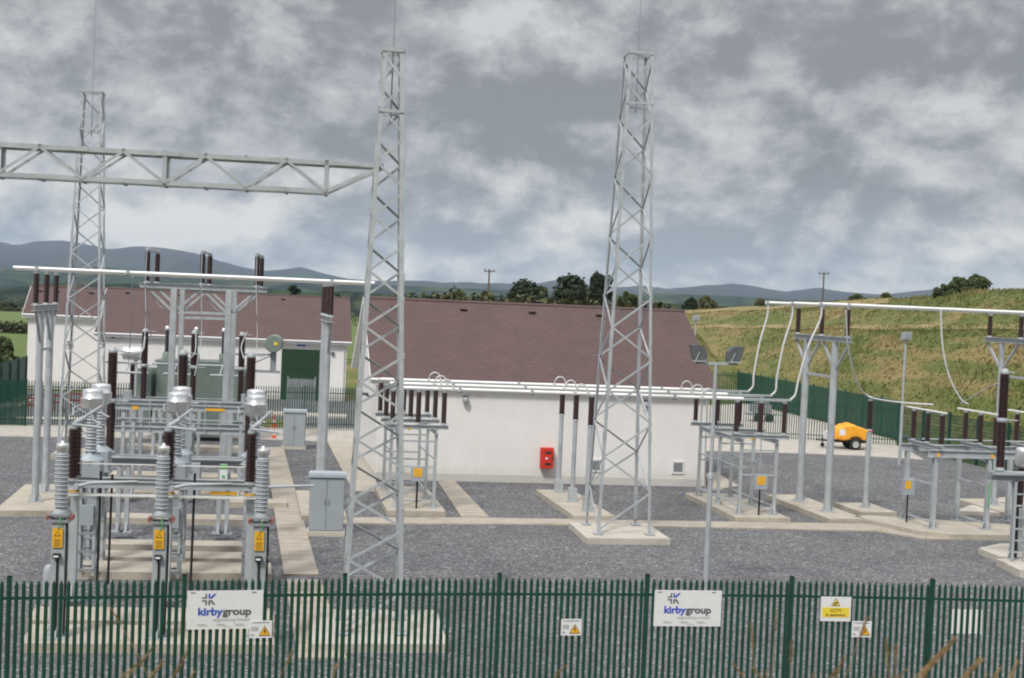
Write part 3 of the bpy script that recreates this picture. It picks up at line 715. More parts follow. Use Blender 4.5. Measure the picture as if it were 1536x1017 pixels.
def high_support(label, posts, zb, zi, zt_, pads, w=.24, sep=None):
    # posts: two world base points front,rear ; three insulators in depth on a head beam
    c = (posts[0]+posts[1])/2; c.z = 0; t = thing('bus_support', label, 'bus support', c, DA)
    ps = [L2(p-c, DA) for p in posts]
    for p in ps: p.z = 0; p.x *= .2; steel_post(t, p, zb-.12, w)
    mb = MB(); mb.ibeam((0, -PH-.3, zb-.02), (0, PH+.3, zb-.02), .22, .2, .02); mb.build('head_beam', 'galv', t)
    mb = MB()
    for p in ps:
        for s in (-1, 1): mb.bar(p+Vector((.02, 0, zb-1.25)), Vector((.02, p.y+s*1.05, zb-.14)), .08, .08)
    mb.bar(ps[0]+Vector((0, 0, zb-1.45)), ps[1]+Vector((0, 0, zb-1.45)), .07, .09)
    mb.build('brace', 'galv', t)
    for k in (-1, 0, 1): put_ins(t, (0, k*PH, zb+.08), zt_-zb-.12, .108)
    if pads: mb = MB(); mb.box((0, 0, .1), pads); mb.build('concrete_base', 'concrete', t)
    return t, c
ZB = 8.02
pA, pB = pt(52, 752, .2), pt(68, 738, .2); cA = (pA+pB)/2; cA.z = 0
pa, pb = cA-D*1.05, cA+D*1.05
high_support('bus support with three brown insulators at the far left on two tube posts', [pa, pb], 6.75, 0, 7.95, (1.9, 5.6, .2))
cB = along(cA+UP*7, R, 490.5); cB.z = 0
high_support('bus support with three brown insulators behind the nearer grey cabinet', [cB-D*1.05, cB+D*1.05], 6.75, 0, 7.95, (1.5, 5.4, .2))
print('support B', proj(cB+UP*8), proj(cB), cA, cB)
def busbar(label, a, b, r, drops=(), group=None, joints=(), thick=.022):
    o = Vector((a.x, a.y, 0)); t = thing('busbar', label, 'busbar', o, 0, group); mb = MB(); mb.tube([a-o, b-o], r, 12); mb.build('tube', 'alu', t)
    for q in joints:
        mb = MB(); mb.tube([q-o-UP*r*1.4-R*.07, q-o-UP*r*1.4+R*.07], r*.9, 8); mb.bar(q-o-R*.05, q-o+R*.05, r*2.5, r*2.4); mb.build('clamp', 'galv', t)
    for d in drops:
        mb = MB(); mb.tube([p-o for p in curve_pts(d, 7)], thick, 6); mb.build('dropper', 'alu_dull' if thick > .03 else 'galv', t)
    return t
for k, nm in ((-1, 'front'), (0, 'middle'), (1, 'rear')):
    c = cA+D*(PH*k)+UP*ZB; a = along(c, R, 20+(k+1)*2); b = along(c, R, 562-(k+1)*4)
    # the droppers go down to the breakers
    busbar(f'{nm} of the three long high tubular busbars across the left bay', a, b, .055, joints=[along(c, R, 192+(k+1)*75), cB+D*(PH*k)+UP*ZB, c])
# H-frame
hx = [226, 305, 386]; YH = 47.3; hc = atY(303, 430, YH); hc.z = 0; zbm = atY(303, 431, YH).z
t = thing('isolator_frame', 'tall two leg isolator frame with insulators on its crossbeam in the left bay', 'isolator', hc, RA); DH = 2.4
for sy in (0, DH):
    for px in (262, 343):
        x = L2(atY(px, 436, YH)-hc, RA).x; steel_post(t, (x, sy, 0), zbm-.1, .22 if sy == 0 else .18, 'box')
    mb = MB(); mb.ibeam((-2.3, sy, zbm), (2.3, sy, zbm), .2, .2, .02); mb.build('crossbeam', 'galv', t); mb = MB()
    for px, s1 in ((262, -1), (262, 1), (343, -1), (343, 1)):
        x = L2(atY(px, 436, YH)-hc, RA).x; mb.bar((x, sy+.03, zbm-1.0), (x+s1*.98, sy+.03, zbm-.1), .06, .09)
    xl = L2(atY(262, 436, YH)-hc, RA).x; xr = L2(atY(343, 436, YH)-hc, RA).x
    mb.bar((xl, sy, zbm-1.0), (xr, sy, zbm-1.0), .05, .07); mb.bar((xl, sy+.05, zbm-1.2), (xr, sy+.05, zbm-1.2), .05, .06); mb.build('brace', 'galv', t)
for i in (-1, 0, 1):
    for sy in (0, DH): put_ins(t, (i*2.05, sy, zbm+.1), 1.22, .115)
    mb = MB(); mb.tube([(i*2.05, -.25, zbm+1.36), (i*2.05, DH+.2, zbm+1.36)], .05, 8); mb.box((i*2.05, 0, zbm+1.36), (.14, .22, .12)); mb.box((i*2.05, DH, zbm+1.36), (.14, .22, .12)); mb.build('contact_arm', 'galv', t)
    for sg in (-.35, ):
        mb = MB(); mb.tube(curve_pts([(i*2.05+.12, .2, zbm+.15), (i*2.05+.2*(1 if i < 1 else -1), .2, zbm-.35), (i*2.05+.5*(1 if i < 1 else -1), .2, zbm-.8), (i*2.05+.95*(1 if i < 1 else -1), .2, zbm-.95)], 7), .02, 6); mb.build('jumper', 'galv', t)
    mb = MB(); x = i*2.05; mb.tube(curve_pts([(x, -.25, zbm+1.33), (x+.02, -.5, zbm+.2), (x+.18, -1.2, zbm-1.8), (x+.2, -3, zbm-3.2)], 7), .015, 6); mb.build('jumper', 'galv', t)
# generic row positions
def rowpt(px, pyref, Y): p = atY(px, pyref, Y); p.z = 0; return p
# row 1: surge arresters on box posts by the fence
pos1 = [(85, 955), (236, 956), (385, 957)]
names3 = ['leftmost', 'middle', 'rightmost']
proto = None
for i, (px, py) in enumerate(pos1):
    p = pt(px, py, .2); p.z = 0
    lab = f'{names3[i]} of three grey surge arresters on steel posts with yellow plates by the front fence'
    if proto: o = copy_tree(proto); o.location = p; o['label'] = lab; continue
    t = proto = thing('surge_arrester', lab, 'surge arrester', p, RA, 'front row of surge arresters')
    steel_post(t, (0, 0, 0), 2.62, .27, 'i')
    mb = MB(); mb.box((0, 0, 2.64), (.42, .36, .05)); mb.box((0, 0, 2.77), (.40, .34, .03)); 
    for a in (-1, 1):
        for b in (-1, 1): mb.tube([(a*.17, b*.13, 2.6), (a*.17, b*.13, 2.82)], .012, 6)
    mb.build('mounting_plate', 'galv_dull', t)
    for sx in (-.23, .23): mb = MB(); mb.box((sx, 0, 2.70), (.06, .26, .09)); mb.build('insulating_pad', 'rust', t)
    mb = MB(); mb.lathe((0, 0, 2.785), [(.15, 0), (.15, .04), (.11, .09), (.10, .14)], 14); mb.build('flange', 'galv', t)
    mb = MB(); mb.ins((0, 0, 2.92), 1.12, .15, .042, .80, 16); mb.build('insulator', 'greyins', t)
    mb = MB(); mb.lathe((0, 0, 4.04), [(.10, 0), (.11, .04), (.13, .07), (.13, .17), (.12, .19), (.04, .2), (.03, .26)], 16); mb.build('top_cap', 'cap', t)
    mb = MB(); mb.box((-.01, -.165, 2.30), (.20, .012, .40)); pl = mb.build('warning_plate', 'yellow', t)
    mb = MB(); tri(mb, -.01, 2.39, .13, -.175, -.1725); mb.build('symbol', 'ink', pl)
    mb = MB(); mb.m = 1; tri(mb, -.01, 2.388, .09, -.178, -.1755); mb.m = 0
    for k in range(4): mb.box((-.01, -.173, 2.26-k*.04), (.13, .003, .012))
    mb.build('lettering', ['ink', 'yellow'], pl)
    mb = MB(); mb.box((-.01, -.20, 1.93), (.14, .1, .1)); mb.build('surge_counter', 'black', t)
    mb = MB(); mb.box((-.01, -.255, 1.93), (.10, .01, .04)); mb.build('counter_window', 'signwhite', t)
    mb = MB(); mb.tube([(0, -.16, 1.88), (0, -.16, .25)], .022, 6); mb.tube(curve_pts([(.1, -.1, 2.7), (.17, -.12, 2.4), (.16, -.12, .3)]), .02, 6); mb.build('earth_cable', 'black', t)
    mb = MB(); mb.tube(curve_pts([(.02, -.16, 2.72), (.05, -.19, 2.62), (.0, -.18, 2.48)]), .012, 6); mb.box((-.14, -.04, .42), (.02, .04, .4)); mb.build('earth_strip', 'earthgreen', t)
# small white box lower left
p = pt(72, 905, 0); t = thing('marker_post', 'short grey rounded marker post left of the front surge arresters', 'marker', p, 0)
mb = MB(); mb.lathe((0, 0, 0), [(.13, 0), (.13, .75), (.11, .86), (.06, .92)], 14); mb.build('body', 'greyins', t); mb = MB(); mb.box((0, -.13, .5), (.09, .03, .06)); mb.build('plate', 'ink', t)
# row 2: isolator with beams
Y2 = 28.6; x2 = [110, 252, 376]; r2 = [rowpt(x, 735, Y2+(.13*(x-110)/64.6)) for x in x2]
org = r2[1]; t = thing('line_isolator', 'nearest isolator frame with leaning brown insulators and white blades behind the surge arresters', 'isolator', org, RA)
lx = [L2(p-org, RA).x for p in r2]
for x in lx: steel_post(t, (x, .2, 0), 2.6, .17, 'box'); 
mb = MB(); mb.ibeam((lx[0]-.15, -.12, 2.92), (lx[2]+.35, -.12, 2.92), .12, .16, .018); mb.build('front_beam', 'galv', t)
mb = MB(); mb.ibeam((lx[0]-.15, .45, 2.92), (lx[2]+.35, .45, 2.92), .12, .16, .018); mb.build('rear_beam', 'galv', t)
mb = MB(); mb.bar((lx[0]-.1, -.15, 2.68), (lx[2]+.3, -.15, 2.68), .10, .05); mb.bar((lx[0]-.1, .0, 3.38), (lx[2]+.3, .0, 3.38), .025, .025); mb.build('tie_rod', 'whitepaint', t)
for i, x in enumerate(lx):
    for dx, dy in ((-.02, -.1), (-.03, .35)):
        mb = MB(); mb.m = 0; a0 = Vector((x+dx, dy, 3.05)); mb.ins(a0, 1.15, .14, .05, .6, 12); mb.m = 1; mb.lathe(a0-UP*.06, [(.13, 0), (.13, .07)], 12); mb.lathe(a0+UP*1.15, [(.09, 0), (.09, .06)], 12); mb.build('insulator', ['brown', 'galv'], t)
    mb = MB(); mb.tube([(x-.05, -.1, 4.30), (x+.62, -.14, 4.24)], .028, 8); mb.tube([(x-.03, -.05, 4.3), (x+.36, 1.1, 4.62)], .035, 8); mb.tube([(x-.03, -.1, 4.3), (x+.15, .25, 4.42)], .06, 8); mb.build('contact_arm', 'galv', t)
    mb = MB(); mb.tube([(x+.2, -.3, 2.90), (x+.45, -.34, 2.98), (x+1.5 if i < 2 else x+1.5, -.36, 3.04)], .055, 8, .022); mb.lathe((x+.12, -.3, 2.88), [(.07, -.1), (.07, .1)], 8, axis=(0, 1, 0)); mb.build('earthing_blade', 'galv', t)
    mb = MB(); mb.box((x+.02, -.22, 2.76), (.34, .02, .06)); mb.build('yellow_strip', 'tanplate', t)
    if i < 2: mb = MB(); mb.tube([(x+.60, .05, 3.2), (x+.58, .1, .3)], .03, 8); mb.build('drive_rod', 'black', t)
    if i == 0: mb = MB(); mb.tube([(x+.82, .25, 3.1), (x+.80, .25, .5)], .028, 8); mb.build('drive_rod', 'black', t)
mb = MB(); mb.box(((lx[1]+lx[2])/2+.35, -.20, 2.78), (.62, .02, .07)); mb.build('name_strip', 'yellow', t)
# row 3: current transformers, two deep
ctx = [140, 265.3, 381.8]; first = None
for row, Yr in enumerate((31.3, 33.1)):
    for i, px in enumerate(ctx):
        p = rowpt(px, 640, 31.3); p.y += .12*(i-1)
        if row: p = p+D*1.8
        p.z = 0
        lab = f'{names3[i]} silver topped current transformer in the {"rear" if row else "front"} row behind the isolator'
        if first: o = copy_tree(first); o.location = p; o['label'] = lab; continue
        t = first = thing('current_transformer', lab, 'transformer', p, RA, 'current transformers with silver heads')
        for sx in (-.17, .17):
            for sy in (-.17, .17): mb = MB(); mb.angle((sx*1.25, sy*1.25, .2), (sx*1.25, sy*1.25, 2.6), .07, .01, (-sx, 0, 0), (0, -sy, 0)); mb.build('leg', 'galv', t)
        mb = MB()
        for k in range(5):
            for s in (-1, 1):
                z = .35+k*.46; mb.bar((-.2, s*.21, z), (.2, s*.21, z+(.0)), .03, .06); mb.bar((s*.21, -.2, z), (s*.21, .2, z+.44), .02, .04)
        mb.build('bracing', 'galv_dull', t)
        mb = MB(); mb.box((0, -.26, 1.75), (.34, .14, .5)); mb.build('terminal_box', 'cabinet', t)
        mb = MB(); mb.box((0, 0, 2.86), (.56, .56, .5)); mb.box((0, 0, 2.6), (.66, .66, .04)); mb.build('tank', 'cabinet', t)
        mb = MB(); mb.lathe((0, 0, 3.115), [(.37, 0), (.36, .02), (.16, .16), (.14, .22)], 4); 
        mb.build('tank_lid', 'cabinet_lid', t)
        mb = MB(); mb.ins((0, 0, 3.32), 1.02, .165, .075, .74, 16, .1); mb.build('insulator', 'signwhite' if 0 else 'greyins', t)
        mb = MB(); mb.lathe((0, 0, 4.30), [(.12, 0), (.15, .04), (.27, .12), (.28, .16), (.28, .36), (.285, .37), (.285, .39), (.25, .41), (.25, .56), (.235, .60), (.10, .63)], 24); mb.build('head', 'cap', t)
        mb = MB(); mb.tube([(-.28, 0, 4.5), (-.45, -.05, 4.42), (-.42, -.2, 4.25)], .02, 8); mb.tube([(.02, -.26, 4.42), (.1, -.33, 4.15), (.30, -.4, 4.07)], .025, 8); mb.build('terminal', 'galv', t)
# row 4: live tank breakers
def breaker(label, c, rz, xs, legs, group=None, zb=2.55):
    t = thing('circuit_breaker', label, 'circuit breaker', c, rz, group)
    mb = MB(); mb.box(((xs[0]+xs[-1])/2, 0, zb-.16), (xs[-1]-xs[0]+.7, .24, .26)); mb.tube([(xs[0]-.35, -.2, zb-.1), (xs[-1]+.35, -.2, zb-.1)], .05, 8); mb.build('base_beam', 'galv_dull', t)
    for x in xs:
        mb = MB(); mb.m = 0; mb.ins((x, 0, zb+.12), 1.38, .145, .048, .74, 14, 0); mb.ins((x, 0, zb+1.66), 1.36, .165, .048, .74, 14, 0)
        mb.m = 1; mb.lathe((x, 0, zb), [(.15, 0), (.15, .06), (.11, .12)], 14); mb.lathe((x, 0, zb+1.5), [(.12, 0), (.17, .03), (.17, .13), (.12, .16)], 14); mb.lathe((x, 0, zb+3.02), [(.13, 0), (.14, .05), (.11, .1), (.07, .16)], 14)
        mb.build('pole', ['brown', 'galv'], t)
        mb = MB(); mb.box((x+.28, 0, zb+1.58), (.42, .12, .03)); mb.tube([(x+.12, .1, zb+3.08), (x+.4, .1, zb+3.05)], .02, 6); mb.build('terminal', 'galv', t)
    for x in legs: steel_post(t, (x, 0, 0), zb-.3, .13, 'i', name='leg')
    return t
Y4 = 37.0
r4 = [rowpt(x, 600, Y4) for x in (175, 273, 370)]; org = r4[1]; lx4 = [L2(p-org, 0).x for p in r4]
t = breaker('large three pole circuit breaker with brown columns behind the silver transformers', org, RA, [-2.05, 0, 2.0], [-1.75, -1.5, 1.2, 1.44])
mb = MB(); mb.box((.35, -.28, 1.9), (.6, .42, .95)); mb.build('drive_cabinet', 'cabinet', t)
mb = MB(); mb.box((.16, -.495, 2.05), (.05, .01, .22)); mb.build('window', 'ink', t)
mb = MB(); mb.box((1.33, -.3, 2.0), (.22, .04, .7)); lp = mb.build('green_label', 'signwhite', t); mb = MB(); mb.box((1.33, -.325, 2.27), (.22, .01, .14)); mb.box((1.33, -.325, 1.72), (.2, .01, .1)); mb.lathe((1.33, -.33, 1.98), [(.05, 0), (.05, .01)], 10, axis=(0, -1, 0)); mb.build('label_mark', 'earthgreen', lp)
# row 5: open frame with two levels of beams
Y5 = 43.5; org = rowpt(277, 640, Y5); t = thing('equipment_stand', 'galvanised frame of stacked beams with an orange strip behind the breaker', 'steel frame', org, RA)
for x in (-2.1, -1.75, .0, .3, 1.95, 2.3):
    for sy in (0, 1.6): steel_post(t, (x, sy, 0), 3.15, .12, 'i', name='leg')
for z in (3.35, 2.55):
    for sy in (0, 1.6): mb = MB(); mb.ibeam((-2.4, sy, z), (2.4, sy, z), .16, .2, .02); mb.build('beam', 'galv', t)
mb = MB()
for z in (2.95, 3.62): mb.bar((-2.3, -.1, z), (2.3, -.1, z), .04, .05)
for x in (-1.2, -.6, .7, 1.2): mb.bar((x, -.1, 2.5), (x, -.1, 3.6), .03, .03)
mb.build('tie_rod', 'galv', t)
mb = MB(); mb.box((1.05, -.12, 3.33), (.65, .02, .09)); mb.build('name_strip', 'yellow', t)
mb = MB(); mb.box((-1.7, -.12, 3.32), (.2, .02, .12)); mb.box((.0, -.12, 3.42), (.22, .03, .12)); mb.build('yellow_strip', 'yellow', t)
for x in (-2.0, 0, 2.05):
    mb = MB(); mb.box((x, .1, 3.75), (.26, .3, .3)); mb.build('gearbox', 'cabinet', t)
mb = MB(); mb.box((.15, -.25, 2.35), (.3, .2, .6)); mb.build('control_box', 'cabinet', t)
# row 6: second breaker and posts further back
Y6 = 53.5; org = rowpt(290, 560, Y6)
breaker('rear three pole circuit breaker with brown columns before the power transformer', org, RA, [-2.08, 0, 2.03], [-1.6, -1.3, 1.3, 1.6], zb=2.62)
org = rowpt(268, 560, Y6+2.8); t = thing('rear_isolator', 'low rear isolator with single brown posts and short horizontal tubes', 'isolator', org, RA)
mb = MB(); mb.ibeam((-2.6, 0, 2.5), (2.6, 0, 2.5), .16, .18, .02); mb.build('beam', 'galv', t)
for x in (-2.05, 0, 2.05):
    put_ins(t, (x, 0, 2.6), 1.5, .12); steel_post(t, (x+.4, 0, 0), 2.4, .13, 'i', name='leg')
    mb = MB(); mb.tube([(x-1.2, 0, 4.12), (x+.55, 0, 4.12)], .05, 8); mb.tube([(x-.5, -1.2, 3.75), (x+.9, -1.2, 3.75)], .05, 8); mb.tube([(x-.1, 0, 4.1), (x-.1, -1.2, 3.75)], .03, 6); mb.build('contact_arm', 'galv', t)
# power transformer
YT = 62.5; org = rowpt(290, 560, YT); t = thing('power_transformer', 'grey green power transformer with dark bushings and a round conservator', 'transformer', org, RA)
mb = MB(); mb.box((0, 0, 2.3), (3.3, 2.2, 3.2)); mb.box((0, 0, 3.95), (3.5, 2.4, .1)); mb.box((0, 0, .45), (3.4, 1.9, .5)); mb.build('tank', 'transformer', t)
for sx in (-2.3, 2.2):
    mb = MB()
    for k in range(9): mb.box((sx, -1.0+k*.24, 2.3), (.8, .06, 2.4))
    mb.build('radiator', 'transformer', t)
for x in (-1.28, .14, 1.5):
    mb = MB(); mb.m = 1; mb.lathe((x, -.5, 4.0), [(.2, 0), (.2, .35), (.14, .4)], 12); mb.m = 0; mb.ins((x, -.5, 4.4), 1.1, .13, .05, .65, 12, .15); mb.m = 2; mb.lathe((x, -.5, 5.5), [(.12, 0), (.12, .14), (.05, .2)], 12)
    mb.build('bushing', ['darkins', 'transformer', 'cap'], t)
cx = L2(rowpt(410, 516, YT)-org, RA).x; cz = atY(410, 516, YT).z
mb = MB(); mb.lathe((cx, -.6, cz), [(.40, 0), (.44, .06), (.44, 1.9), (.40, 1.96)], 20, axis=(0, 1, 0)); mb.build('conservator', 'transformer', t)
mb = MB(); mb.box((cx+.12, -.62, cz+.02), (.16, .02, .16)); mb.build('gauge', 'signyellow', t)
mb = MB(); mb.box((cx, 0, cz-.9), (.28, .3, 1.0)); mb.bar((cx+.35, 0, cz-1.45), (1.4, 0, cz-1.40), .3, .12); mb.bar((cx-.05, 0, cz-.6), (cx-1.8, 0, cz-1.4), .06); mb.tube([(cx-.1, -.3, cz-.55), (1.4, -.3, cz-.6)], .05, 8); mb.build('bracket', 'galv_dull', t)
# silvery drum left of it
org = rowpt(204, 530, 60); zz = atY(204, 530, 60).z
t = thing('neutral_reactor', 'short silver drum on a slim post left of the power transformer', 'reactor', org, RA)
mb = MB(); mb.lathe((-.6, 0, zz), [(.3, 0), (.34, .08), (.34, .8), (.3, .9)], 16, axis=(1, 0, 0)); mb.build('drum', 'cap', t); steel_post(t, (0, 0, 0), zz-.3, .14, 'box')
# droppers from high bus to the rows
for i, (px, px2, yb) in enumerate(((199, 193, 547), (350, 348, 505), (402, 398, 520))):
    pass
dropspec = [((199, 415), (197, 480), (193, 547), 45.0, 57), ((217, 425), (223, 470), (227, 505), 46, 53.5), ((284, 416), (282, 460), (283, 500), 44.5, 53.5), ((301, 430), (299, 470), (298, 500), 46, 53.5), ((388, 428), (378, 470), (368, 500), 46, 53.5), ((370, 498), (362, 520), (366, 538), 40, 37.2), ((218, 505), (212, 528), (180, 532), 42, 37.2), ((294, 500), (292, 530), (276, 540), 42, 37.2)]
for i, (a, b, c, Ya, Yc) in enumerate(dropspec):
    A_, B_, C_ = atY(*a, Ya), atY(*b, (Ya+Yc)/2), atY(*c, Yc); o = Vector((A_.x, A_.y, 0))
    mb = MB(); mb.tube([p-o for p in curve_pts([A_, B_, C_], 8)], .019, 6)
    ob = mb.build('dropper_cable', 'galv'); ob.location = o
    tag(ob, ['thin cable hanging from the high busbar nearest the far left mast', 'thin cable from the left end of the tall isolator frame down to the rear breaker', 'thin cable hanging from the high busbar beside the left leg of the isolator frame', 'thin cable from the middle of the tall isolator frame', 'thin cable slanting from the right end of the tall isolator frame', 'short looped cable onto the right column of the large breaker', 'short looped cable onto the left column of the large breaker', 'short looped cable onto the middle column of the large breaker'][i], 'cable', 'thin cables in the left bay')
# cabinets
def cabinet(label, p, w, d, h, z0=.15):
    t = thing('control_cabinet', label, 'cabinet', p, RA)
    mb = MB(); mb.box((0, 0, z0+h/2), (w, d, h)); mb.build('body', 'cabinet', t)
    for s in (-1, 1):
        mb = MB(); mb.box((s*w/4, -d/2-.012, z0+h/2), (w/2-.03, .024, h-.08)); dd = mb.build('door', 'cabinet', t)
        mb = MB(); mb.box((s*.06, -d/2-.04, z0+h*.55), (.03, .03, .16)); mb.build('handle', 'galv_dull', dd)
    mb = MB(); mb.prism([(-w/2-.05, -d/2-.08), (w/2+.05, -d/2-.08), (w/2+.05, d/2+.05), (-w/2-.05, d/2+.05)], z0+h, z0+h+.10); mb.prism([(-w/2-.02, -d/2), (w/2+.02, -d/2), (w/2+.02, d/2), (-w/2-.02, d/2)], z0+h+.10, z0+h+.13); mb.build('roof', 'cabinet_lid', t)
    mb = MB(); mb.box((0, 0, z0/2), (w+.12, d+.2, z0)); mb.build('concrete_base', 'concrete_light', t)
a, b = pt(463, 798, .12), pt(516, 799, .12); c = (a+b)/2+D*.3; c.z = 0
cabinet('larger grey double door control cabinet beside the slab path near the lattice mast', c, 1.08, .55, atY(490, 714, c.y).z-.15)
a, b = pt(424, 671, .1), pt(458, 671, .1); c = (a+b)/2+D*.3; c.z = 0
cabinet('smaller grey control cabinet at the far end of the slab path', c, 1.06, .55, atY(441, 618, c.y).z-.15)
# low bus: three phases
lp = [pt(882, 767, .2), pt(858, 752, .2), pt(838, 738, .2)]
base0 = lp[1].copy(); base0.z = 0; ph = [base0-D*PH, base0, base0+D*PH]; ZL = 4.42
for k, (p, nm) in enumerate(zip(ph, ('front', 'middle', 'rear'))):
    p = p.copy(); p.z = 0
    t = thing('bus_post', f'{nm} one of three single posts with brown insulators before the control building wall', 'bus support', p, RA, 'single posts holding the low busbars')
    steel_post(t, (0, 0, 0), 3.22, .20 if k == 0 else .17); mb = MB(); mb.box((0, 0, .47), (.30, .30, .48)); mb.build('base_sleeve', 'galv', t); put_ins(t, (0, 0, 3.24), ZL-3.24-.06, .125)
mb = MB(); cc = base0.copy(); t = tag(sheet('concrete_paving', [cc-D*3.1-R*.75, cc-D*3.1+R*.75, cc+D*2.8+R*.75, cc+D*2.8-R*.75], .2, 'concrete'))
ends = [1187, 1158, 1124]; starts = [600, 585, 572]
for k, p in enumerate(ph):
    c = p+UP*ZL; a = along(c, R, starts[k]); b = along(c, R, ends[k]-72+k*5); e = along(c, R, ends[k]); nm = ('front', 'middle', 'rear')[k]
    t = busbar(f'{nm} of three low white tubular busbars along the control building', a, b, .06, joints=[along(c, R, x-k*10) for x in (690, 798, 1012)])
    o = Vector((a.x, a.y, 0))
    mb = MB(); mb.bar(b-o-R*.1, e-o, .10, .07); mb.build('flat_bar', 'galv', t)
    mb = MB(); q = a-o; mb.bar(q-R*.1-UP*.02, q+R*2.1-UP*.02, .10, .03); mb.build('flat_bar', 'galv', t)
    for x in (670, 872, 1062):
        q = along(c, R, x-k*(9 if x < 700 else 16))-o; mb = MB(); pts_ = [q+R*(-.22*math.cos(th))+UP*(.05+.28*math.sin(th)) for th in [math.pi*i/10 for i in range(11)]]
        mb.tube([q-R*.22]+pts_+[q+R*.22], .028, 7); mb.box(q-R*.24, (.12, .18, .10), RA); mb.box(q+R*.24, (.12, .18, .10), RA); mb.build('flexible_link', 'alu_dull', t)
def low_isolator(label, c, front, mirror=1):
    # three beams along the row (one per phase), three insulators each
    t = thing('bus_isolator', label, 'isolator', c, RA); dl = [L2(D*(PH*k), RA) for k in (-1, 0, 1)]
    for k, d in enumerate(dl):
        mb = MB(); mb.ibeam((d.x-1.08, d.y, 3.06), (d.x+1.08, d.y, 3.06), .16, .14, .02); mb.build('phase_beam', 'galv', t)
        for x in (-.9, 0, .9): put_ins(t, (d.x+x, d.y, 3.16), ZL-3.16-.08, .108)
        mb = MB(); mb.bar((d.x-.95, d.y, ZL-.04), (d.x+.95, d.y, ZL-.04), .09, .05); mb.build('contact_arm', 'galv', t)
    for s in (-.66, .66):
        a, b = dl[0]+Vector((s, 0, 2.9)), dl[2]+Vector((s, 0, 2.9)); mb = MB(); mb.ibeam(a-Vector((0, .2, 0)), b+Vector((0, .2, 0)), .14, .16, .02); mb.build('side_beam', 'galv', t)
        for d in dl: steel_post(t, (d.x+s, d.y, 0), 2.8, .11, 'box', name='leg')
        mb = MB(); mb.bar(dl[0]+Vector((s, 0, .5)), dl[2]+Vector((s, 0, .5)), .05, .05); mb.bar(dl[0]+Vector((s, 0, 1.9)), dl[2]+Vector((s, 0, 1.9)), .04, .04); mb.build('side_rail', 'galv', t)
    for d in dl:
        for z in (.45, 1.65, 2.55): mb = MB(); mb.bar((d.x-.66, d.y-.02, z), (d.x+.66, d.y-.02, z), .04, .06); mb.build('cross_rail', 'galv', t)
    d = dl[0]; mb = MB(); mb.box((d.x+.05, d.y-.14, 1.42), (.46, .22, .52)); bx = mb.build('drive_box', 'cabinet', t)
    mb = MB(); mb.box((d.x+.05, d.y-.257, 1.48), (.30, .012, .30)); mb.build('warning_plate', 'yellow', bx); mb = MB(); 
    for z in (1.54, 1.45, 1.40): mb.box((d.x+.05, d.y-.266, z), (.16, .004, .02))
    mb.build('lettering', 'tanplate', bx)
    mb = MB(); mb.tube([(d.x+.05, d.y-.14, 1.16), (d.x+.05, d.y-.14, .2)], .035, 8); mb.build('cable_duct', 'black', t)
    mb = MB(); mb.tube([(d.x+.05, d.y-.05, 1.6), (d.x+.05, d.y-.05, 3.0)], .02, 6); mb.build('drive_rod', 'galv', t)
    mb = MB(); mb.box((d.x-.3, d.y-.1, 2.98), (.12, .02, .08)); mb.build('yellow_strip', 'tanplate', t)
    m1 = (dl[0]+dl[2])/2; P = [dl[0]+Vector((-1.0, -.7, 0)), dl[0]+Vector((1.05, -.7, 0)), dl[2]+Vector((1.05, .7, 0)), dl[2]+Vector((-1.0, .7, 0))]
    mb = MB(); mb.prism([(p.x, p.y) for p in P], 0, .2); mb.build('concrete_base', 'concrete', t)
    return t
cL = along(ph[0]+UP*3.8, R, 628)+D*PH; cL.z = 0; low_isolator('isolator stand with brown insulators between the slender mast and control building wall', cL, 0)
cR = along(ph[0]+UP*3.8, R, 1141)+D*PH; cR.z = 0; low_isolator('isolator stand with brown insulators behind the twin floodlight post', cR, 0)
# right high bus
pR = (pt(1240, 768, .2)+pt(1200, 750, .2))/2; pR.z = 0
cR2 = pR.copy()
high_support('two post bus support with three brown insulators right of the floodlights', [cR2-D*1.2, cR2+D*1.2], 6.72, 0, 7.92, (1.45, 5.6, .2), .27)
cR3 = along(cR2+UP*7, R, 1531)
cR3.z = 0; high_support('bus support with brown insulators cut by the right edge of the picture', [cR3-D*1.2, cR3+D*1.2], 6.9, 0, 7.95, (1.45, 5.6, .2), .2)
for k, nm in ((-1, 'front'), (0, 'middle'), (1, 'rear')):
    c = cR2+D*(PH*k)+UP*8.0; a = along(c, R, (1231, 1188, 1151)[k+1]); b = c+R*14
    e = along(ph[k+1]+UP*ZL, R, ends[k+1])
    dr = [a, a-UP*.5-R*.03, a*.62+e*.38-R*.15, a*.3+e*.7-R*.22, e+R*.28+UP*.12, e]
    drops = [[a+R*.03, a-UP*.55+R*.02, a.lerp(e, .45)+R*.02, a.lerp(e, .8)+R*.04, e+R*.14+UP*.22, e-R*.05]]
    busbar(f'{nm} of the three high tubular busbars at the right', a-R*.08, b, .055, joints=[a, c, cR3+D*(PH*k)+UP*8.0], drops=drops, thick=.042)
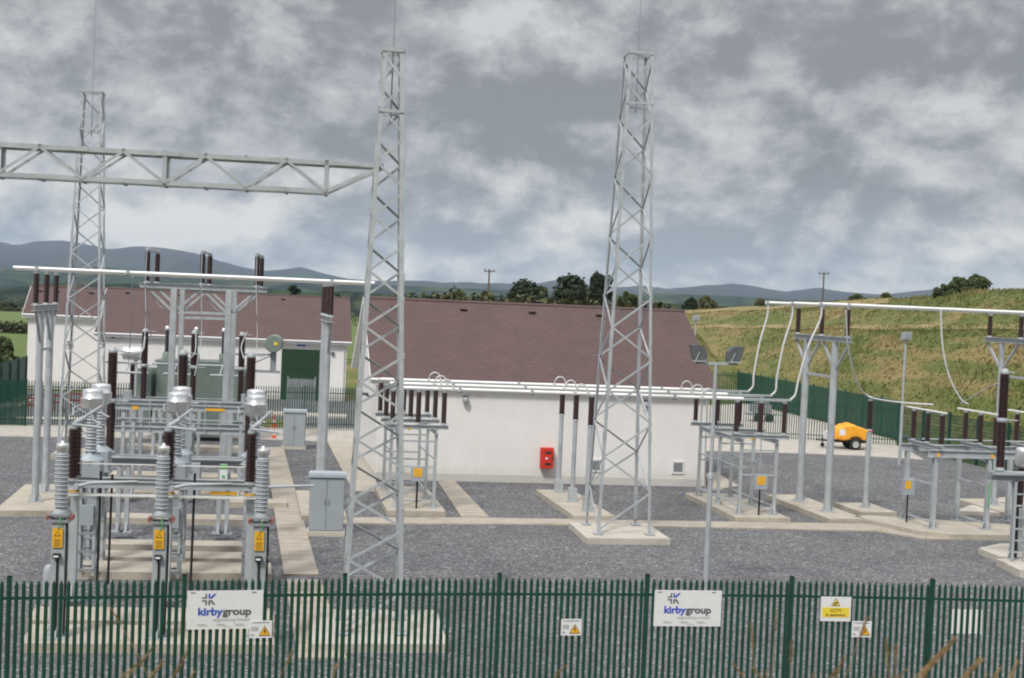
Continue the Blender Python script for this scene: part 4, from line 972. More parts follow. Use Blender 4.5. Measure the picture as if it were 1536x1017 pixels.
# single post at 1298
pS = pt(1298, 761, .2); pS.z = 0; t = thing('bus_post', 'single steel post with one brown insulator left of the orange trailer', 'bus support', pS, RA)
steel_post(t, (0, 0, 0), 3.15, .2); put_ins(t, (0, 0, 3.2), 1.2, .12); mb = MB(); mb.box((0, 0, .1), (1.5, 2.2, .2), math.radians(4)); mb.build('concrete_base', 'concrete', t)
def dcable(label, pts3, r=.032, cat='cable'):
    o = Vector((pts3[0].x, pts3[0].y, 0)); mb = MB(); mb.tube([p-o for p in curve_pts(pts3, 8)], r, 7); ob = mb.build('dropper_cable', 'alu_dull'); ob.location = o; return tag(ob, label, cat)
ty = pS.y
dcable('white curved cable from the high busbar over the single post to the right isolator', [atY(1269, 466, 44.5), atY(1272, 520, 45), atY(1285, 570, 46), atY(1302, 594, ty), atY(1345, 603, 46.0), atY(1400, 607, 45)])
dcable('white curved cable hanging from the right busbar with nothing behind but the hill', [atY(1411, 464, 44), atY(1414, 520, 44), atY(1424, 565, 44), atY(1441, 598, 44), atY(1452, 606, 44)])
dcable('thin cable arching from the right isolator up to the big right breaker', [atY(1440, 606, 43), atY(1470, 588, 41), atY(1490, 577, 39.5), atY(1507, 574, 38.8)], .014)
# right isolator, columns in depth
legsR = [pt(1373, 786, .2), pt(1398, 792, .2)]
i0 = pt(1398, 793, .2); i0.z = 0
t = thing('line_isolator', 'isolator with two ranks of brown insulators at the right of the yard', 'isolator', i0, RA)
def colx(px, py, z): return L2(pt(px, py, z)-i0, RA)
for j in range(3):
    ox = j*2.02
    for dy, px in ((0, 0), (.95, 0), (1.9, 0)):
        dv = L2(D*dy, RA); put_ins(t, (ox+dv.x+.16, dv.y-.05, 3.15), 1.12, .108)
    a = L2(D*-.15, RA)+Vector((ox+.16, 0, 3.06)); b = L2(D*2.1, RA)+Vector((ox+.16, 0, 3.06)); mb = MB(); mb.ibeam(a, b, .15, .14, .02); mb.build('phase_beam', 'galv', t)
    mb = MB(); mb.bar(a+Vector((0, -.1, 1.26)), b+Vector((0, .35, 1.26)), .10, .05); mb.build('contact_arm', 'alu', t)
    for dy in (0, 1.9):
        dv = L2(D*dy, RA); steel_post(t, (ox+dv.x, dv.y, 0), 2.75, .15, 'i', name='leg')
    mb = MB(); dv = L2(D*1.9, RA)
    for z in (.42, 1.75): mb.bar((ox, 0, z), (ox+dv.x, dv.y, z), .05, .06)
    mb.build('side_rail', 'galv', t)
    mb = MB(); mb.lathe((ox+.0, -.2, 2.84), [(.10, 0), (.10, .015)], 3, axis=(0, -1, 0)); mb.build('warning_plate', 'yellow', t)
for dy, z in ((0, 2.86), (1.9, 2.86), (.9, 3.28)):
    dv = L2(D*dy, RA); mb = MB()
    if dy == .9: mb.tube([(-.1, dv.y, z), (5.2, dv.y, z)], .03, 8)
    else: mb.ibeam((dv.x-.3, dv.y-.02, z), (dv.x+5.2, dv.y-.02, z), .16, .26, .02)
    mb.build('long_beam', 'galv', t)
dv = L2(D*1.5, RA); mb = MB(); mb.box((dv.x-.28, dv.y-.3, 1.5), (.4, .25, .55)); bx = mb.build('drive_box', 'cabinet', t); mb = MB(); mb.box((dv.x-.34, dv.y-.43, 1.58), (.22, .012, .28)); mb.build('warning_plate', 'yellow', bx)
mb = MB(); mb.tube([(dv.x-.28, dv.y-.3, 1.25), (dv.x-.28, dv.y-.3, .1)], .03, 8); mb.build('cable_duct', 'black', t)
mb = MB(); mb.box((2.0, -.12, 1.45), (.03, .03, .9)); mb.build('earth_strip', 'earthgreen', t)
sheet('concrete_paving', [i0-R*.75-D*.5, i0+R*.1-D*1.0, i0+R*6-D*1.0, i0+R*6+D*.6, i0-R*.55+D*2.6-R*.5, i0-R*1.75+D*2.3], .2, 'concrete')
sheet('concrete_paving', [pt(1432, 766, .15), pt(1560, 772, .15), pt(1560, 752, .15), pt(1455, 758, .15)], .15, 'concrete_light')
sheet('concrete_paving', [pt(1490, 752, .12), pt(1560, 756, .12), pt(1560, 744, .12), pt(1500, 746, .12)], .12, 'concrete_light')
# big right breaker
bp = pt(1500, 845, .25); bp.z = 0; zb_ = atY(1501, 706, bp.y+.9).z; org = rowpt(1503, 640, bp.y+.9)
sheet('concrete_paving', [pt(1468, 822, .2), pt(1500, 835, .2), pt(1600, 835, .2), pt(1600, 815, .2), pt(1500, 815, .2)], .2, 'concrete_light')
sheet('concrete_paving', [pt(1494, 838, .22), pt(1530, 855, .22), pt(1640, 860, .22), pt(1640, 838, .22)], .22, 'concrete_light')
t = breaker('tall brown circuit breaker column at the right edge of the yard', org, RA, [0, 2.1], [.55, 1.6, 3.4], zb=zb_)
mb = MB()
for k in range(6): mb.bar((.42, -.35, .5+k*.36), (1.2, -.35, .5+k*.36), .03, .05)
for x in (.36, .75, 1.15): mb.bar((x, -.35, .25), (x, -.35, zb_-.3), .07, .07)
mb.build('ladder_frame', 'galv', t)
mb = MB(); mb.bar((.58, -.1, .3), (.56, -.1, zb_-.35), .11, .11); mb.build('drive_rod', 'black', t)
mb = MB(); mb.bar((-.18, 0, zb_-.05), (2.6, 0, zb_-.05), .3, .05); mb.build('platform', 'galv', t)
ct = rowpt(1533, 690, bp.y+2.4); t = thing('current_transformer', 'silver capped transformer cut by the right edge beside the brown breaker', 'transformer', ct, RA)
zz = atY(1533, 690, bp.y+2.4).z; steel_post(t, (0, 0, 0), zz-1.6, .2, 'i'); put_ins(t, (0, 0, zz-1.6), 1.4, .13); mb = MB(); mb.lathe((0, 0, zz-.2), [(.15, 0), (.22, .1), (.22, .5), (.18, .6), (.06, .62)], 18); mb.build('head', 'cap', t)
# ------------------------------------------------------------------ lamp posts and poles
lpb = pt(1057, 905, 0); t = thing('floodlight_post', 'slim grey hinged post with two dark floodlights before the control building', 'lamp post', lpb, RA)
zt4 = atY(1072, 545, lpb.y).z; zh = atY(1065, 718, lpb.y).z
mb = MB(); mb.tube([(0, 0, 0), (0, 0, zh)], .068, 12); mb.lathe((0, 0, zh), [(.085, 0), (.085, .1), (.06, .16)], 12); mb.build('lower_post', 'galv', t)
mb = MB(); mb.tube([(0, 0, zh+.1), (0, 0, zt4)], .052, 12, .045); mb.build('upper_post', 'galv', t)
mb = MB(); mb.bar((-.55, 0, zt4), (.55, 0, zt4), .07, .07); mb.build('crossbar', 'galv', t)
for s in (-1, 1):
    mb = MB(); y0 = 0
    # housing: a barrel shaped flood with a flat glass tilted outward
    ang = .32*s; x = s*.47; z = zt4+.28
    pr = [(-.27, .25), (-.08, .26), (.10, .22), (.20, .10), (.23, -.10), (.16, -.24), (-.10, -.24), (-.20, -.04)]
    P = [(x+a*s*-1 if s > 0 else x+a, z+b-.02) for a, b in pr]
    if s < 0: P = P[::-1]
    P = [(x+(a-x)*.85, zt4+.05+(b-zt4-.05)*.88) for a, b in P]
    n = len(P); mb.add([(a, -.15, b) for a, b in P]+[(a, .15, b) for a, b in P], [tuple(range(n)), tuple(range(2*n-1, n-1, -1))]+[(i, i+n, (i+1) % n+n, (i+1) % n) for i in range(n)])
    for k in range(4): mb.box((x+s*.02, -.156+k*.104 if k < 4 else 0, z+.03), (.02, .01, .3))
    fl_ = mb.build('floodlight', 'lampdark', t)
    mb = MB(); mb.bar((x-.12, -.17, zt4+.04), (x-.02, -.17, z), .03, .02); mb.bar((x-.16, -.1, zt4+.05), (x+.16, -.1, zt4+.05), .2, .03); mb.build('yoke', 'galv', fl_)
def small_lamp(label, base, top_py, px):
    t = thing('lamp_post', label, 'lamp post', base, RA); zt = atY(px, top_py, base.y).z
    mb = MB(); mb.tube([(0, 0, 0), (0, 0, zt*.45)], .085, 10); mb.tube([(0, 0, zt*.45), (0, 0, zt-.3)], .06, 10); mb.build('post', 'galv', t)
    mb = MB(); mb.box((0, -.05, zt-.12), (.42, .35, .38)); mb.bar((-.28, 0, zt-.32), (.28, 0, zt-.32), .06); h_ = mb.build('lamp_head', 'greyins', t); mb = MB(); mb.box((0, -.235, zt-.12), (.3, .02, .26)); mb.build('lamp_glass', 'galv_dull', h_)
small_lamp('grey lamp post standing at the edge of the gravel before the grassy hill', pt(1349, 697, 0), 500, 1355)
small_lamp('distant lamp post showing above the right end of the brown roof', rowpt(1040, 560, 86), 474, 1043)
def pole(label, px, ptop, Y, w=2.0, r=.14):
    b = rowpt(px, 430, Y); zt = atY(px, ptop, Y).z; t = thing('utility_pole', label, 'utility pole', b)
    mb = MB(); mb.tube([(0, 0, -2), (0, 0, zt)], r, 8, r*.7); mb.build('pole', 'wood', t); mb = MB(); mb.bar((-w/2, 0, zt-.25), (w/2, 0, zt-.25), .12); 
    for x in (-w*.42, 0, w*.42): mb.lathe((x, 0, zt-.2), [(.06, 0), (.08, .1), (.04, .25)], 8)
    mb.build('crossarm', 'wood', t)
pole('wooden utility pole with crossarm rising behind the middle of the roof ridge', 733, 404, 150, 1.3)
pole('distant utility pole on the grassy hill above the right busbar', 1235, 408, 175, 1.5)
# ------------------------------------------------------------------ trailer, cones, machinery
tb = pt(1273, 673, .035); t = thing('water_bowser', 'orange water bowser trailer parked beside the green fence', 'trailer', tb, math.radians(4))
mb = MB()
sil = [(-1.02, .58), (-1.04, .95), (-.95, 1.18), (-.62, 1.30), (-.50, 1.40), (.12, 1.43), (.26, 1.36), (.62, 1.26), (.98, 1.12), (1.04, .92), (1.0, .58), (.62, .50), (-.62, .50)]
cz_ = .95; rings = [(-.60, .80), (-.56, .92), (-.42, .99), (0, 1.0), (.42, .99), (.56, .92), (.60, .80)]; n = len(sil)
mb.add([(x*k, y, cz_+(z-cz_)*k) for y, k in rings for x, z in sil], [(j*n+i, j*n+(i+1) % n, (j+1)*n+(i+1) % n, (j+1)*n+i) for j in range(6) for i in range(n)]+[tuple(range(n-1, -1, -1)), tuple(range(6*n, 7*n))])
mb.lathe((-.2, 0, 1.42), [(.22, 0), (.2, .07), (.05, .09)], 14); tk = mb.build('tank', 'orange', t)
mb = MB(); mb.box((-.62, -.575, .98), (.34, .06, .34)); mb.build('label_panel', 'signwhite', tk)
mb = MB(); mb.bar((-.1, -.585, .74), (.9, -.585, .98), .05, .03); mb.bar((-.9, -.585, .70), (-.3, -.585, .70), .05, .03); mb.build('tank_rib', 'orange', tk)
mb = MB(); mb.box((0, 0, .43), (2.0, .8, .08)); mb.bar((-.9, .3, .43), (-1.75, 0, .45), .07); mb.bar((-.9, -.3, .43), (-1.75, 0, .45), .07); mb.bar((-1.7, 0, .45), (-1.95, 0, .48), .08); mb.tube([(-1.55, 0, .6), (-1.55, 0, .15)], .035, 8); mb.build('chassis', 'black', t)
for s in (-1, 1):
    mb = MB(); mb.lathe((.15, s*.62-.09, .32), [(.18, 0), (.32, .02), (.33, .06), (.33, .12), (.32, .16), (.18, .18)], 20, axis=(0, 1, 0)); w_ = mb.build('wheel', 'rubber', t); mb = MB(); mb.lathe((.15, s*.62+(.095 if s > 0 else -.11), .32), [(.19, 0), (.17, .015)], 16, axis=(0, 1, 0)); mb.build('rim', 'cap', w_)
    mb = MB(); 
    P = [(.15+.42*math.cos(a_), s*.62, .36+.40*math.sin(a_)) for a_ in [math.pi*i/8 for i in range(9)]]
    for u_, v_ in zip(P, P[1:]): mb.bar(u_, v_, .24, .02) if 0 else mb.box(((u_[0]+v_[0])/2, s*.62, (u_[2]+v_[2])/2), (.17, .24, .05))
    mb.build('mudguard', 'black', t)
mb = MB(); mb.lathe((-1.55, 0, .18), [(.12, -.05), (.12, .05)], 12, axis=(0, 1, 0)); mb.build('jockey_wheel', 'rubber', t)
mb = MB(); mb.box((-1.18, 0, .72), (.42, .6, .45)); mb.box((-1.22, -.1, 1.0), (.2, .3, .14)); mb.build('pump', 'whitepaint', t)
mb = MB(); mb.box((-1.18, -.31, .62), (.36, .03, .16)); mb.build('pump_grille', 'black', t)
mb = MB(); mb.box((1.06, .1, .78), (.22, .7, .55)); mb.box((1.12, 0, 1.08), (.3, .5, .08)); mb.build('hose_locker', 'red', t)
# machine beyond the fence
tb = pt(1140, 632, 0); t = thing('equipment_trailer', 'small dusty grey equipment trailer parked beyond the palisade fence', 'trailer', tb, .2)
mb = MB(); mb.box((0, 0, .95), (1.3, .9, .6)); mb.box((.1, 0, 1.3), (.9, .7, .1)); mb.build('canopy', 'galv_dull', t)
mb = MB(); mb.box((0, 0, .5), (1.9, 1.0, .1)); mb.bar((.9, 0, .5), (1.9, 0, .45), .09); mb.build('chassis', 'galv_dull', t)
mb = MB(); mb.box((-.2, -.46, 1.0), (.5, .02, .3)); mb.build('side_panel', 'rust', t)
for s in (-.4, .45):
    mb = MB(); mb.lathe((s, -.62, .3), [(.2, 0), (.3, .03), (.3, .15), (.2, .18)], 16, axis=(0, 1, 0)); mb.build('wheel', 'rubber', t)
def cone(px, py, label, s=1):
    b = pt(px, py, .035); t = thing('traffic_cone', label, 'traffic cone', b); mb = MB(); mb.m = 0; mb.box((0, 0, .02), (.4*s, .4*s, .04)); mb.lathe((0, 0, .04), [(.15*s, 0), (.115*s, .22*s)], 14); mb.lathe((0, 0, .04+.40*s), [(.08*s, 0), (.035*s, .3*s)], 14)
    mb.build('body', 'conered', t); mb = MB(); mb.lathe((0, 0, .04+.221*s), [(.115*s, 0), (.08*s, .178*s)], 14); mb.build('sleeve', 'signwhite', t)
cone(411, 657, 'orange and white traffic cone beside the smaller cabinet', .6)
cone(411, 640.5, 'orange and white traffic cone just beyond, against the fence', .95)
# red barriers behind left fence
for px, py, w, lab in ((50, 622, 1.4, 'red plastic barrier behind the left fence, nearest the dense green panels'), (86, 617, 1.0, 'red plastic barrier behind the left fence, middle of three'), (113, 614, 1.3, 'red plastic barrier behind the left fence beside the far lattice mast')):
    b = pt(px, py, 0); t = thing('barrier', lab, 'barrier', b, RA); mb = MB(); mb.box((0, 0, .95), (w*.55, .06, .10)); mb.box((0, 0, .55), (w*.55, .06, .10)); mb.build('board', 'darkred', t)
    for s in (-1, 1): mb = MB(); mb.bar((s*w*.24, -.25, 0), (s*w*.24, 0, 1.05), .05); mb.bar((s*w*.24, .25, 0), (s*w*.24, .04, 1.0), .05); mb.build('leg', 'rust', t)
# stacked kerb line behind the left fence
sheet('kerb', [pt(-60, 612), pt(30, 607), pt(55, 594), pt(60, 596), pt(32, 612), pt(-60, 618)], .15, 'concrete_light')
sheet('kerb', [pt(25, 628), pt(130, 629), pt(130, 632), pt(25, 631)], .12, 'concrete_light')
sheet('kerb', [pt(360, 618), pt(425, 620), pt(520, 624), pt(520, 628), pt(360, 622)], .12, 'concrete_light')
sheet('grass_verge', [pt(392, 640), pt(432, 641), pt(432, 630), pt(392, 629)], .03, 'grass')
# leaning light arm on the left green fence
#PLANTS
# ------------------------------------------------------------------ trees, bushes, grass
def tree(name, label, px, ptop, Y, wpx, mat, shape='round', base_z=None, group=None, zoff=0):
    b = rowpt(px, 440, Y); b.z = ground_z(b.x, Y) if base_z is None else base_z
    zt = atY(px, ptop, Y).z-b.z; w = wpx*Y/F
    t = thing(name, label, 'tree' if 'tree' in name else 'bush', b, 0, group); rnd = random.Random(int(px))
    mb = MB(); th = zt*.8 if shape != 'bush' else zt*.6
    mb.tube([(0, 0, 0), (rnd.uniform(-.1, .1), 0, th*.5), (rnd.uniform(-.2, .2), 0, th)], max(.05, zt*.022), 8, .03)
    tips = []
    for k in range(9 if shape != 'bush' else 5):
        z = zt*rnd.uniform(.3, .8); a = rnd.uniform(0, 6.28); l = w*.5*rnd.uniform(.3, .62); e = Vector((math.cos(a)*l, math.sin(a)*l, z+zt*rnd.uniform(.0, .14))); mb.tube([(0, 0, z), e], max(.03, zt*.008), 5, .015); tips.append(e)
    mb.build('trunk', 'bark', t)
    cl = []
    n = {'round': 70, 'flat': 95, 'bush': 44}[shape]
    for k in range(n):
        a = rnd.uniform(0, 6.28); h = rnd.random()
        if shape == 'flat': rad = w/2*(1-.72*max(0, h-.3)**1.2/.65)*rnd.uniform(.1, 1.08); z = zt*(.22+.76*h)
        elif shape == 'bush': rad = w/2*math.sqrt(max(.05, 1-h**2))*rnd.uniform(.2, 1.02); z = zt*(.1+.85*h)
        else: rad = w/2*math.sqrt(max(.03, 1-(2*h-1)**2*.9))*rnd.uniform(.25, 1.0); z = zt*(.18+.8*h)
        cl.append((Vector((math.cos(a)*rad, math.sin(a)*rad, z)), rnd.uniform(.07, .17)*min(w, zt)))
    cl += [(e, .14*min(w, zt)) for e in tips]
    mb = MB(); s = max(.10, Y*.0014)
    for c, r in cl:
        for q in range(75):
            d = Vector((rnd.gauss(0, 1), rnd.gauss(0, 1), rnd.gauss(0, .7 if shape != 'flat' else .38))).normalized()*r*rnd.uniform(.35, 1.15)
            p = c+d; a = Vector((rnd.gauss(0, 1), rnd.gauss(0, 1), rnd.gauss(0, 1))).normalized(); bb = a.cross(Vector((rnd.gauss(0, 1), rnd.gauss(0, 1), .3))).normalized()
            if shape == 'flat': a.z *= .4
            k_ = s*rnd.uniform(.7, 1.7)
            mb.add([p-a*k_, p+bb*k_*.55, p+a*k_, p-bb*k_*.55], [(0, 1, 2, 3)])
    mb.build('crown', mat, t); return t
TR = [('pine_tree', 'dark wide pine tree left of the pair on the skyline above the roof', 787, 424, 150, 56, 'leaf_dark', 'flat'),
 ('pine_tree', 'largest dark pine tree behind the roof left of the freestanding mast', 857, 415, 150, 62, 'leaf_dark', 'flat'),
 ('pine_tree', 'tall dark pine tree seen through the top of the mast legs', 899, 411, 155, 42, 'leaf_dark', 'round'),
 ('round_tree', 'small green tree between the two dark pines', 812, 432, 150, 26, 'leaf_green', 'round'),
 ('round_tree', 'green pointed tree seen through the freestanding mast', 941, 439, 150, 30, 'leaf_green', 'round'),
 ('round_bush', 'yellow green bush above the roof ridge nearest the slender mast', 686, 436, 140, 36, 'leaf_olive', 'bush'),
 ('round_bush', 'olive bush at the foot of the utility pole behind the roof', 732, 438, 140, 34, 'leaf_olive', 'bush'),
 ('round_bush', 'olive bush in front of the leftmost dark pine', 783, 443, 135, 34, 'leaf_olive', 'bush'),
 ('round_bush', 'pinkish brown bush between dark pine and green tree', 802, 434, 152, 18, 'leaf_rust', 'bush'),
 ('round_tree', 'small dark tree above the roof of the long white building', 440, 427, 140, 22, 'leaf_dark', 'round'),
 ('round_bush', 'ochre bush right of the small dark tree above the left roof', 459, 440, 140, 22, 'leaf_olive', 'bush'),
 ('round_bush', 'green bush at the right end of the left roof ridge', 507, 437, 140, 18, 'leaf_green', 'bush'),
 ('round_bush', 'dark bush above the right end of the middle roof', 1036, 449, 205, 24, 'leaf_dark', 'bush'),
 ('round_bush', 'olive bush beside the dark bush at the right end of the roof', 1060, 446, 205, 34, 'leaf_olive', 'bush'),
 ('round_bush', 'small bush on the hill crest behind the left end of the right busbar', 1142, 450, 186, 22, 'leaf_olive', 'bush'),
 ('round_bush', 'low green bush on the crest above the right bus support', 1287, 443, 150, 28, 'leaf_olive', 'bush'),
 ('round_bush', 'small low bush on the crest left of the large hilltop thicket', 1330, 441, 142, 20, 'leaf_olive', 'bush')]
for nm, lab, px, top, Y, w, mt, sh in TR: tree(nm, lab, px, top, Y, w, mt, sh, base_z=(ground_z(rowpt(px, 440, Y).x, Y)-.3))
for i, (px, top, w) in enumerate(((1418, 428, 34), (1440, 418, 40), (1466, 415, 44))):
    tree('hawthorn_bush', ['leftmost and lowest bush of the thicket on the right hilltop', 'middle bush of the thicket on the right hilltop', 'tallest bush of the thicket on the right hilltop'][i], px, top, 121, w, 'leaf_green', 'bush', base_z=ground_z(rowpt(px, 440, 121).x, 121)-.2)
tree('round_bush', 'bush behind the fence at the far left beside the white wing', 6, 508, 112, 46, 'leaf_green', 'bush', base_z=-.3)
tree('round_bush', 'olive tree clump at the left edge beyond the far field', 10, 456, 330, 40, 'leaf_olive', 'bush', base_z=-1)
# hedge behind the roofs and field hedges
def hedge(a, b, h, w, mat, n):
    mb = MB(); rnd = random.Random(n)
    for k in range(n):
        f = rnd.random(); p = a.lerp(b, f)+Vector((rnd.gauss(0, w*.4), rnd.gauss(0, w*.4), 0)); z = min(1.3, abs(rnd.gauss(.5, .3)))*h*(.8+.35*nz.noise(Vector((f*25, 0, 1)))); q = p+Vector((0, 0, z)); s = rnd.uniform(.15, .4)
        u = Vector((rnd.gauss(0, 1), rnd.gauss(0, 1), rnd.gauss(0, 1))).normalized(); v = u.cross(Vector((.3, .2, 1))).normalized(); mb.add([q-u*s, q+v*s*.6, q+u*s, q-v*s*.6], [(0, 1, 2, 3)])
    return mb
def hedge_obj(label, px0, px1, Y, ztop0, mat, n, zb=None):
    a = rowpt(px0, 440, Y); b = rowpt(px1, 440, Y); zb_ = 0 if zb is None else zb; a.z = b.z = zb_
    mb = hedge(a, b, ztop0-zb_, 1.2, mat, n); tag(mb.build('hedge', mat), label, 'hedge')
hedge_obj('long ragged hedge showing just above the middle roof ridge', 585, 1012, 134, 8.3, 'leaf_olive', 16000, 5.4)
hedge_obj('dark hedge across the field left of the white wing', -60, 60, 185, 1.9, 'leaf_olive', 2500)
hedge_obj('further hedge along the far side of the left field', -60, 600, 330, 4.2, 'leaf_dark', 7000)
# green fields seen in the gaps
def field(poly, z=.03):
    sheet('field', poly, z, 'field', z-.05)
field([pt(-300, 533), pt(700, 540), pt(700, 480), pt(-300, 452)])
# grass tufts on the hill (one mass)
def tufts():
    mb = MB(); rnd = random.Random(3); n = 0
    while n < 52000:
        px = rnd.uniform(1000, 1640); u = (px-768)/F; Y = rnd.uniform(60, 195)
        X = u*Y; hh = hillh(u, Y)
        if hh < .4: continue
        if rnd.random() > (95/Y)**1.0 : continue
        z = ground_z(X, Y); g_ = nz.noise(Vector((X*.11, Y*.16, 2)))
        h = rnd.uniform(.08, .24)*(1+.9*g_); w = rnd.uniform(.03, .10)
        a = rnd.uniform(0, 3.14); dx, dy = math.cos(a)*w, math.sin(a)*w; lx_, ly_ = rnd.gauss(.1, .12), rnd.gauss(0, .1)
        mb.add([(X-dx, Y-dy, z-.03), (X+dx, Y+dy, z-.03), (X+lx_+dx*.2, Y+ly_, z+h), (X+lx_-dx*.4, Y+ly_, z+h*.95)], [(0, 1, 2, 3)]); n += 1
    tag(mb.build('hillside_grass', 'blade'), 'rough green and straw coloured grass covering the hillside', 'grass', kind='stuff')
tufts()
def dry_stalks():
    mb = MB(); rnd = random.Random(11)
    # seed-headed stalks: (picture x, picture y of head, distance, lean)
    sp = [(1432, 958, 7.5, .30, 1), (1470, 990, 7.0, .32, 1), (1400, 985, 7.4, .25, .7), (1300, 925, 9.5, .08, .5), (1266, 985, 9, .15, .5), (1188, 955, 9, .02, .5), (1165, 905, 10, .05, .5), (1127, 935, 10, -.02, .6), (1330, 950, 9, .02, .5), (1345, 955, 9.2, 0, .5), (1500, 1000, 8, .2, .6), (1525, 985, 8, .1, .5), (1360, 1000, 8.2, .3, .5), (1420, 972, 8, .25, .4), (1100, 985, 9, -.3, .4), (1130, 1000, 9, -.35, .4),
          (228, 968, 9, .25, .6), (205, 985, 9, .25, .5), (243, 985, 9.2, .2, .6), (280, 970, 9.3, .12, .6), (292, 1000, 9, .15, .5), (438, 975, 9.4, .08, .4), (505, 995, 9, .05, .6), (848, 988, 9, .2, .5), (166, 905, 10.5, -.25, .35), (1150, 1005, 9, .0, .5), (1220, 1005, 9, .05, .5), (1255, 1000, 8.6, .2, .5), (1480, 1010, 8.2, .1, .4), (1385, 1008, 8.0, -.2, .4), (1310, 1005, 8.6, .1, .5)]
    for px, py, Y, lean, big in sp:
        lean = lean*2.0+rnd.uniform(-.12, .12); py += rnd.uniform(0, 12) if big < .9 else 0; big *= rnd.uniform(.45, .85) if px < 1380 else .9; tip = atY(px, py, Y); zb_ = bank_z(tip.x, Y); hgt = tip.z-zb_
        b = Vector((tip.x-lean*1.6*hgt*.7, Y+rnd.uniform(-.2, .2), zb_)); mid = b.lerp(tip, .55)+Vector((-lean*.12, 0, .03))
        mb.tube(curve_pts([b, mid, tip], 5), .0045, 4, .003)
        d = (tip-mid).normalized()
        for k in range(int(230*big)):
            f = rnd.random(); p = tip-d*(.24*f*(.5+big*.8))+Vector((rnd.gauss(0, .008), rnd.gauss(0, .008), rnd.gauss(0, .005)))*(.4+big)*(.35+1.3*f*(1.3-f))
            e = (d+Vector((rnd.gauss(0, .35), rnd.gauss(0, .35), rnd.gauss(0, .2)))).normalized()*.026; w = d.cross(Vector((rnd.gauss(0, 1), rnd.gauss(0, 1), rnd.gauss(0, 1)))).normalized()*.0035
            mb.add([p-w, p+w, p+e+w*.4, p+e-w*.4], [(0, 1, 2, 3)])
    for k in range(5200):
        X = rnd.uniform(-9, 9); Y = rnd.uniform(4, 18); z = bank_z(X, Y); side = .75 if X > 1.0 else .38
        h = rnd.uniform(.25, .62)*side+.1; lx_, ly_ = rnd.gauss(.0, .16), rnd.gauss(0, .12)
        w = .005; mb.tube([(X, Y, z-.02), (X+lx_*.35, Y+ly_*.3, z+h*.6), (X+lx_, Y+ly_, z+h)], w, 3, .0015)
    tag(mb.build('dry_grass', 'drygrass'), 'dry brown grass stalks with seed heads on the bank before the front fence', 'grass', kind='stuff')
dry_stalks()
#LIGHT
# ------------------------------------------------------------------ air, sky, sun, camera
hz = bpy.data.materials.new('haze_air'); hz.use_nodes = True; nt = hz.node_tree; nt.nodes.clear()
out = nt.nodes.new('ShaderNodeOutputMaterial'); pv = nt.nodes.new('ShaderNodeVolumePrincipled'); pv.inputs['Density'].default_value = 1.1e-4; pv.inputs['Color'].default_value = (.60, .78, 1, 1)
pv.inputs['Anisotropy'].default_value = .2
nt.links.new(pv.outputs[0], out.inputs['Volume']); M['haze_air'] = hz
mb = MB(); mb.box((0, 3500, 125), (16000, 7600*1.06, 400)); hzo = tag(mb.build('haze', 'haze_air'), kind='stuff'); hzo['label'] = 'pale blue air haze over the distant hills'; hzo['category'] = 'haze'
SUN_EL, SUN_AZ = math.radians(50), math.radians(205)      # azimuth from +Y clockwise: behind and left of the camera
w = bpy.data.worlds.new('World'); C.world = w; w.use_nodes = True; nt = w.node_tree; bg = nt.nodes['Background']
sky = nt.nodes.new('ShaderNodeTexSky'); sky.sky_type = 'NISHITA'; sky.sun_disc = False; sky.sun_elevation = SUN_EL; sky.sun_rotation = SUN_AZ
tc = nt.nodes.new('ShaderNodeTexCoord'); sp = nt.nodes.new('ShaderNodeSeparateXYZ'); nt.links.new(tc.outputs['Generated'], sp.inputs[0])
zc = math_(nt, 'MAXIMUM', sp.outputs[2], 0.0)
# clouds live on the sky sphere: vertical squeeze grows towards the horizon as real cloud decks do
cb = nt.nodes.new('ShaderNodeCombineXYZ'); nt.links.new(sp.outputs[0], cb.inputs[0]); nt.links.new(sp.outputs[1], cb.inputs[1])
nt.links.new(math_(nt, 'MULTIPLY', math_(nt, 'POWER', math_(nt, 'ADD', zc, .03), .85), 1.3), cb.inputs[2])
P_ = cb.outputs[0]
big = noise(nt, mapping(nt, P_, (1, 1, 1.0)), 2.9, 2, .5, dist=.1)
mid = noise(nt, mapping(nt, P_, (1, 1, 1.05)), 6.8, 12, .61, dist=.1)
# the same field a little higher up: the difference gives the cloud tops their light and the undersides their dark
up_ = nt.nodes.new('ShaderNodeVectorMath'); up_.operation = 'ADD'; nt.links.new(P_, up_.inputs[0]); up_.inputs[1].default_value = (-.010, 0, .040)
mid2 = noise(nt, mapping(nt, up_.outputs[0], (1, 1, 1.05)), 6.8, 12, .61, dist=.1)
rel = math_(nt, 'MULTIPLY', math_(nt, 'SUBTRACT', mid, mid2), 1.5)
n = math_(nt, 'ADD', math_(nt, 'ADD', math_(nt, 'MULTIPLY', big, .55), math_(nt, 'MULTIPLY', mid, .55)), rel)
cl = ramp(nt, n, [(.42, (.205, .205, .21)), (.50, (.25, .25, .256)), (.56, (.30, .30, .305)), (.62, (.355, .355, .358)), (.70, (.415, .414, .412)), (.80, (.50, .496, .49))])
hs = ramp(nt, n, [(.40, (.33, .355, .385)), (.48, (.42, .44, .46)), (.54, (.51, .52, .53)), (.60, (.60, .60, .585)), (.67, (.72, .70, .65)), (.75, (.88, .84, .76))])
hf = ramp(nt, zc, [(.02, (1, 1, 1)), (.115, (0, 0, 0))])
c = mixc(nt, hf, cl, hs)
br = math_(nt, 'ADD', 1.0, math_(nt, 'MULTIPLY', math_(nt, 'MAXIMUM', math_(nt, 'SUBTRACT', zc, .27), 0), 3.4))
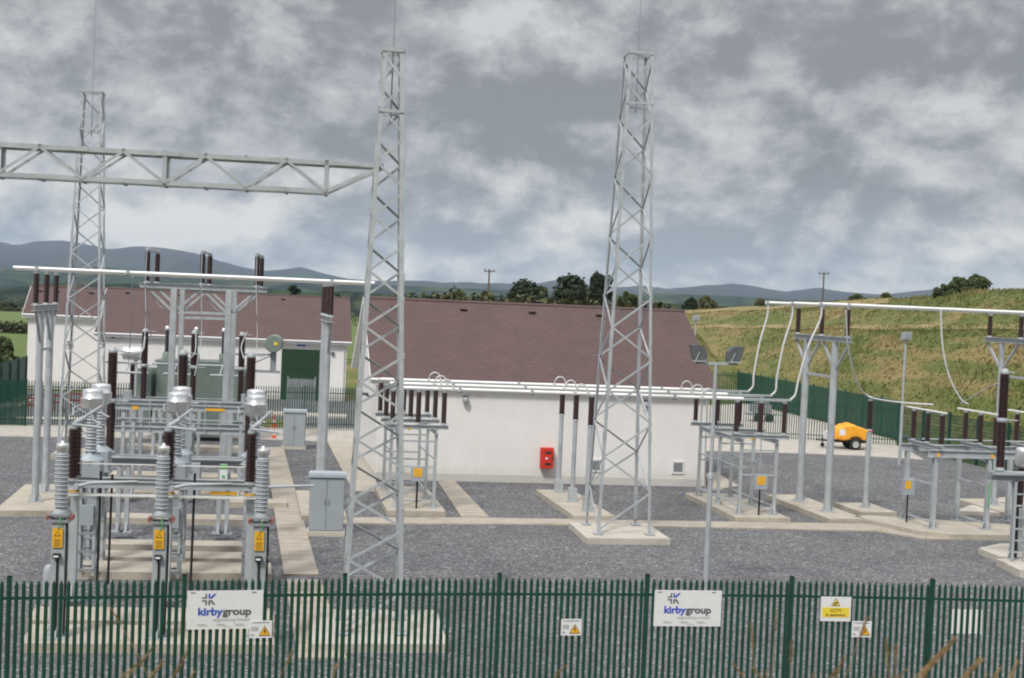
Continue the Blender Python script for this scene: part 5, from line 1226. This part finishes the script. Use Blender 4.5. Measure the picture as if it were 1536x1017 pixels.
cv = nt.nodes.new('ShaderNodeVectorMath'); cv.operation = 'SCALE'; nt.links.new(c, cv.inputs[0]); nt.links.new(br, cv.inputs['Scale'])
sv = nt.nodes.new('ShaderNodeVectorMath'); sv.operation = 'SCALE'; nt.links.new(sky.outputs[0], sv.inputs[0]); sv.inputs['Scale'].default_value = 1.0
# the whole sky goes through one Background of strength .1: clouds are given in the sky's own units
cv2 = nt.nodes.new('ShaderNodeVectorMath'); cv2.operation = 'SCALE'; nt.links.new(cv.outputs[0], cv2.inputs[0]); cv2.inputs['Scale'].default_value = 10.0
nt.links.new(mixc(nt, .97, sv.outputs[0], cv2.outputs[0]), bg.inputs[0]); bg.inputs[1].default_value = .1
sl = bpy.data.lights.new('sun', 'SUN'); sl.energy = 2.0; sl.angle = math.radians(10); sl.color = (1, .965, .92); so = bpy.data.objects.new('sun', sl); COL.objects.link(so)
sd = Vector((math.sin(SUN_AZ)*math.cos(SUN_EL), math.cos(SUN_AZ)*math.cos(SUN_EL), math.sin(SUN_EL))); so.rotation_euler = sd.to_track_quat('Z', 'Y').to_euler(); so.location = sd*100
cam = bpy.data.cameras.new('camera'); co = bpy.data.objects.new('camera', cam); COL.objects.link(co); C.camera = co
cam.dof.use_dof = True; cam.dof.focus_distance = 45; cam.dof.aperture_fstop = 2.0; cam.sensor_width = 36; cam.lens = F/1536*36; cam.clip_end = 20000; cam.clip_start = .1
r0 = Vector((1, 0, 0)); u0 = Vector((0, math.sin(PT), math.cos(PT))); cr = r0*math.cos(A)+u0*math.sin(A); cu = -r0*math.sin(A)+u0*math.cos(A); bk = cr.cross(cu)
m3 = Matrix((cr, cu, bk)).transposed(); co.matrix_world = Matrix.Translation((0, 0, H)) @ m3.to_4x4()
C.view_settings.view_transform = 'Standard'; C.view_settings.look = 'None'; C.view_settings.exposure = .42; C.view_settings.gamma = 1
C.render.engine = 'CYCLES'; C.cycles.volume_bounces = 0; C.cycles.filter_width = 2.0
C.render.resolution_x = 1024; C.render.resolution_y = 678
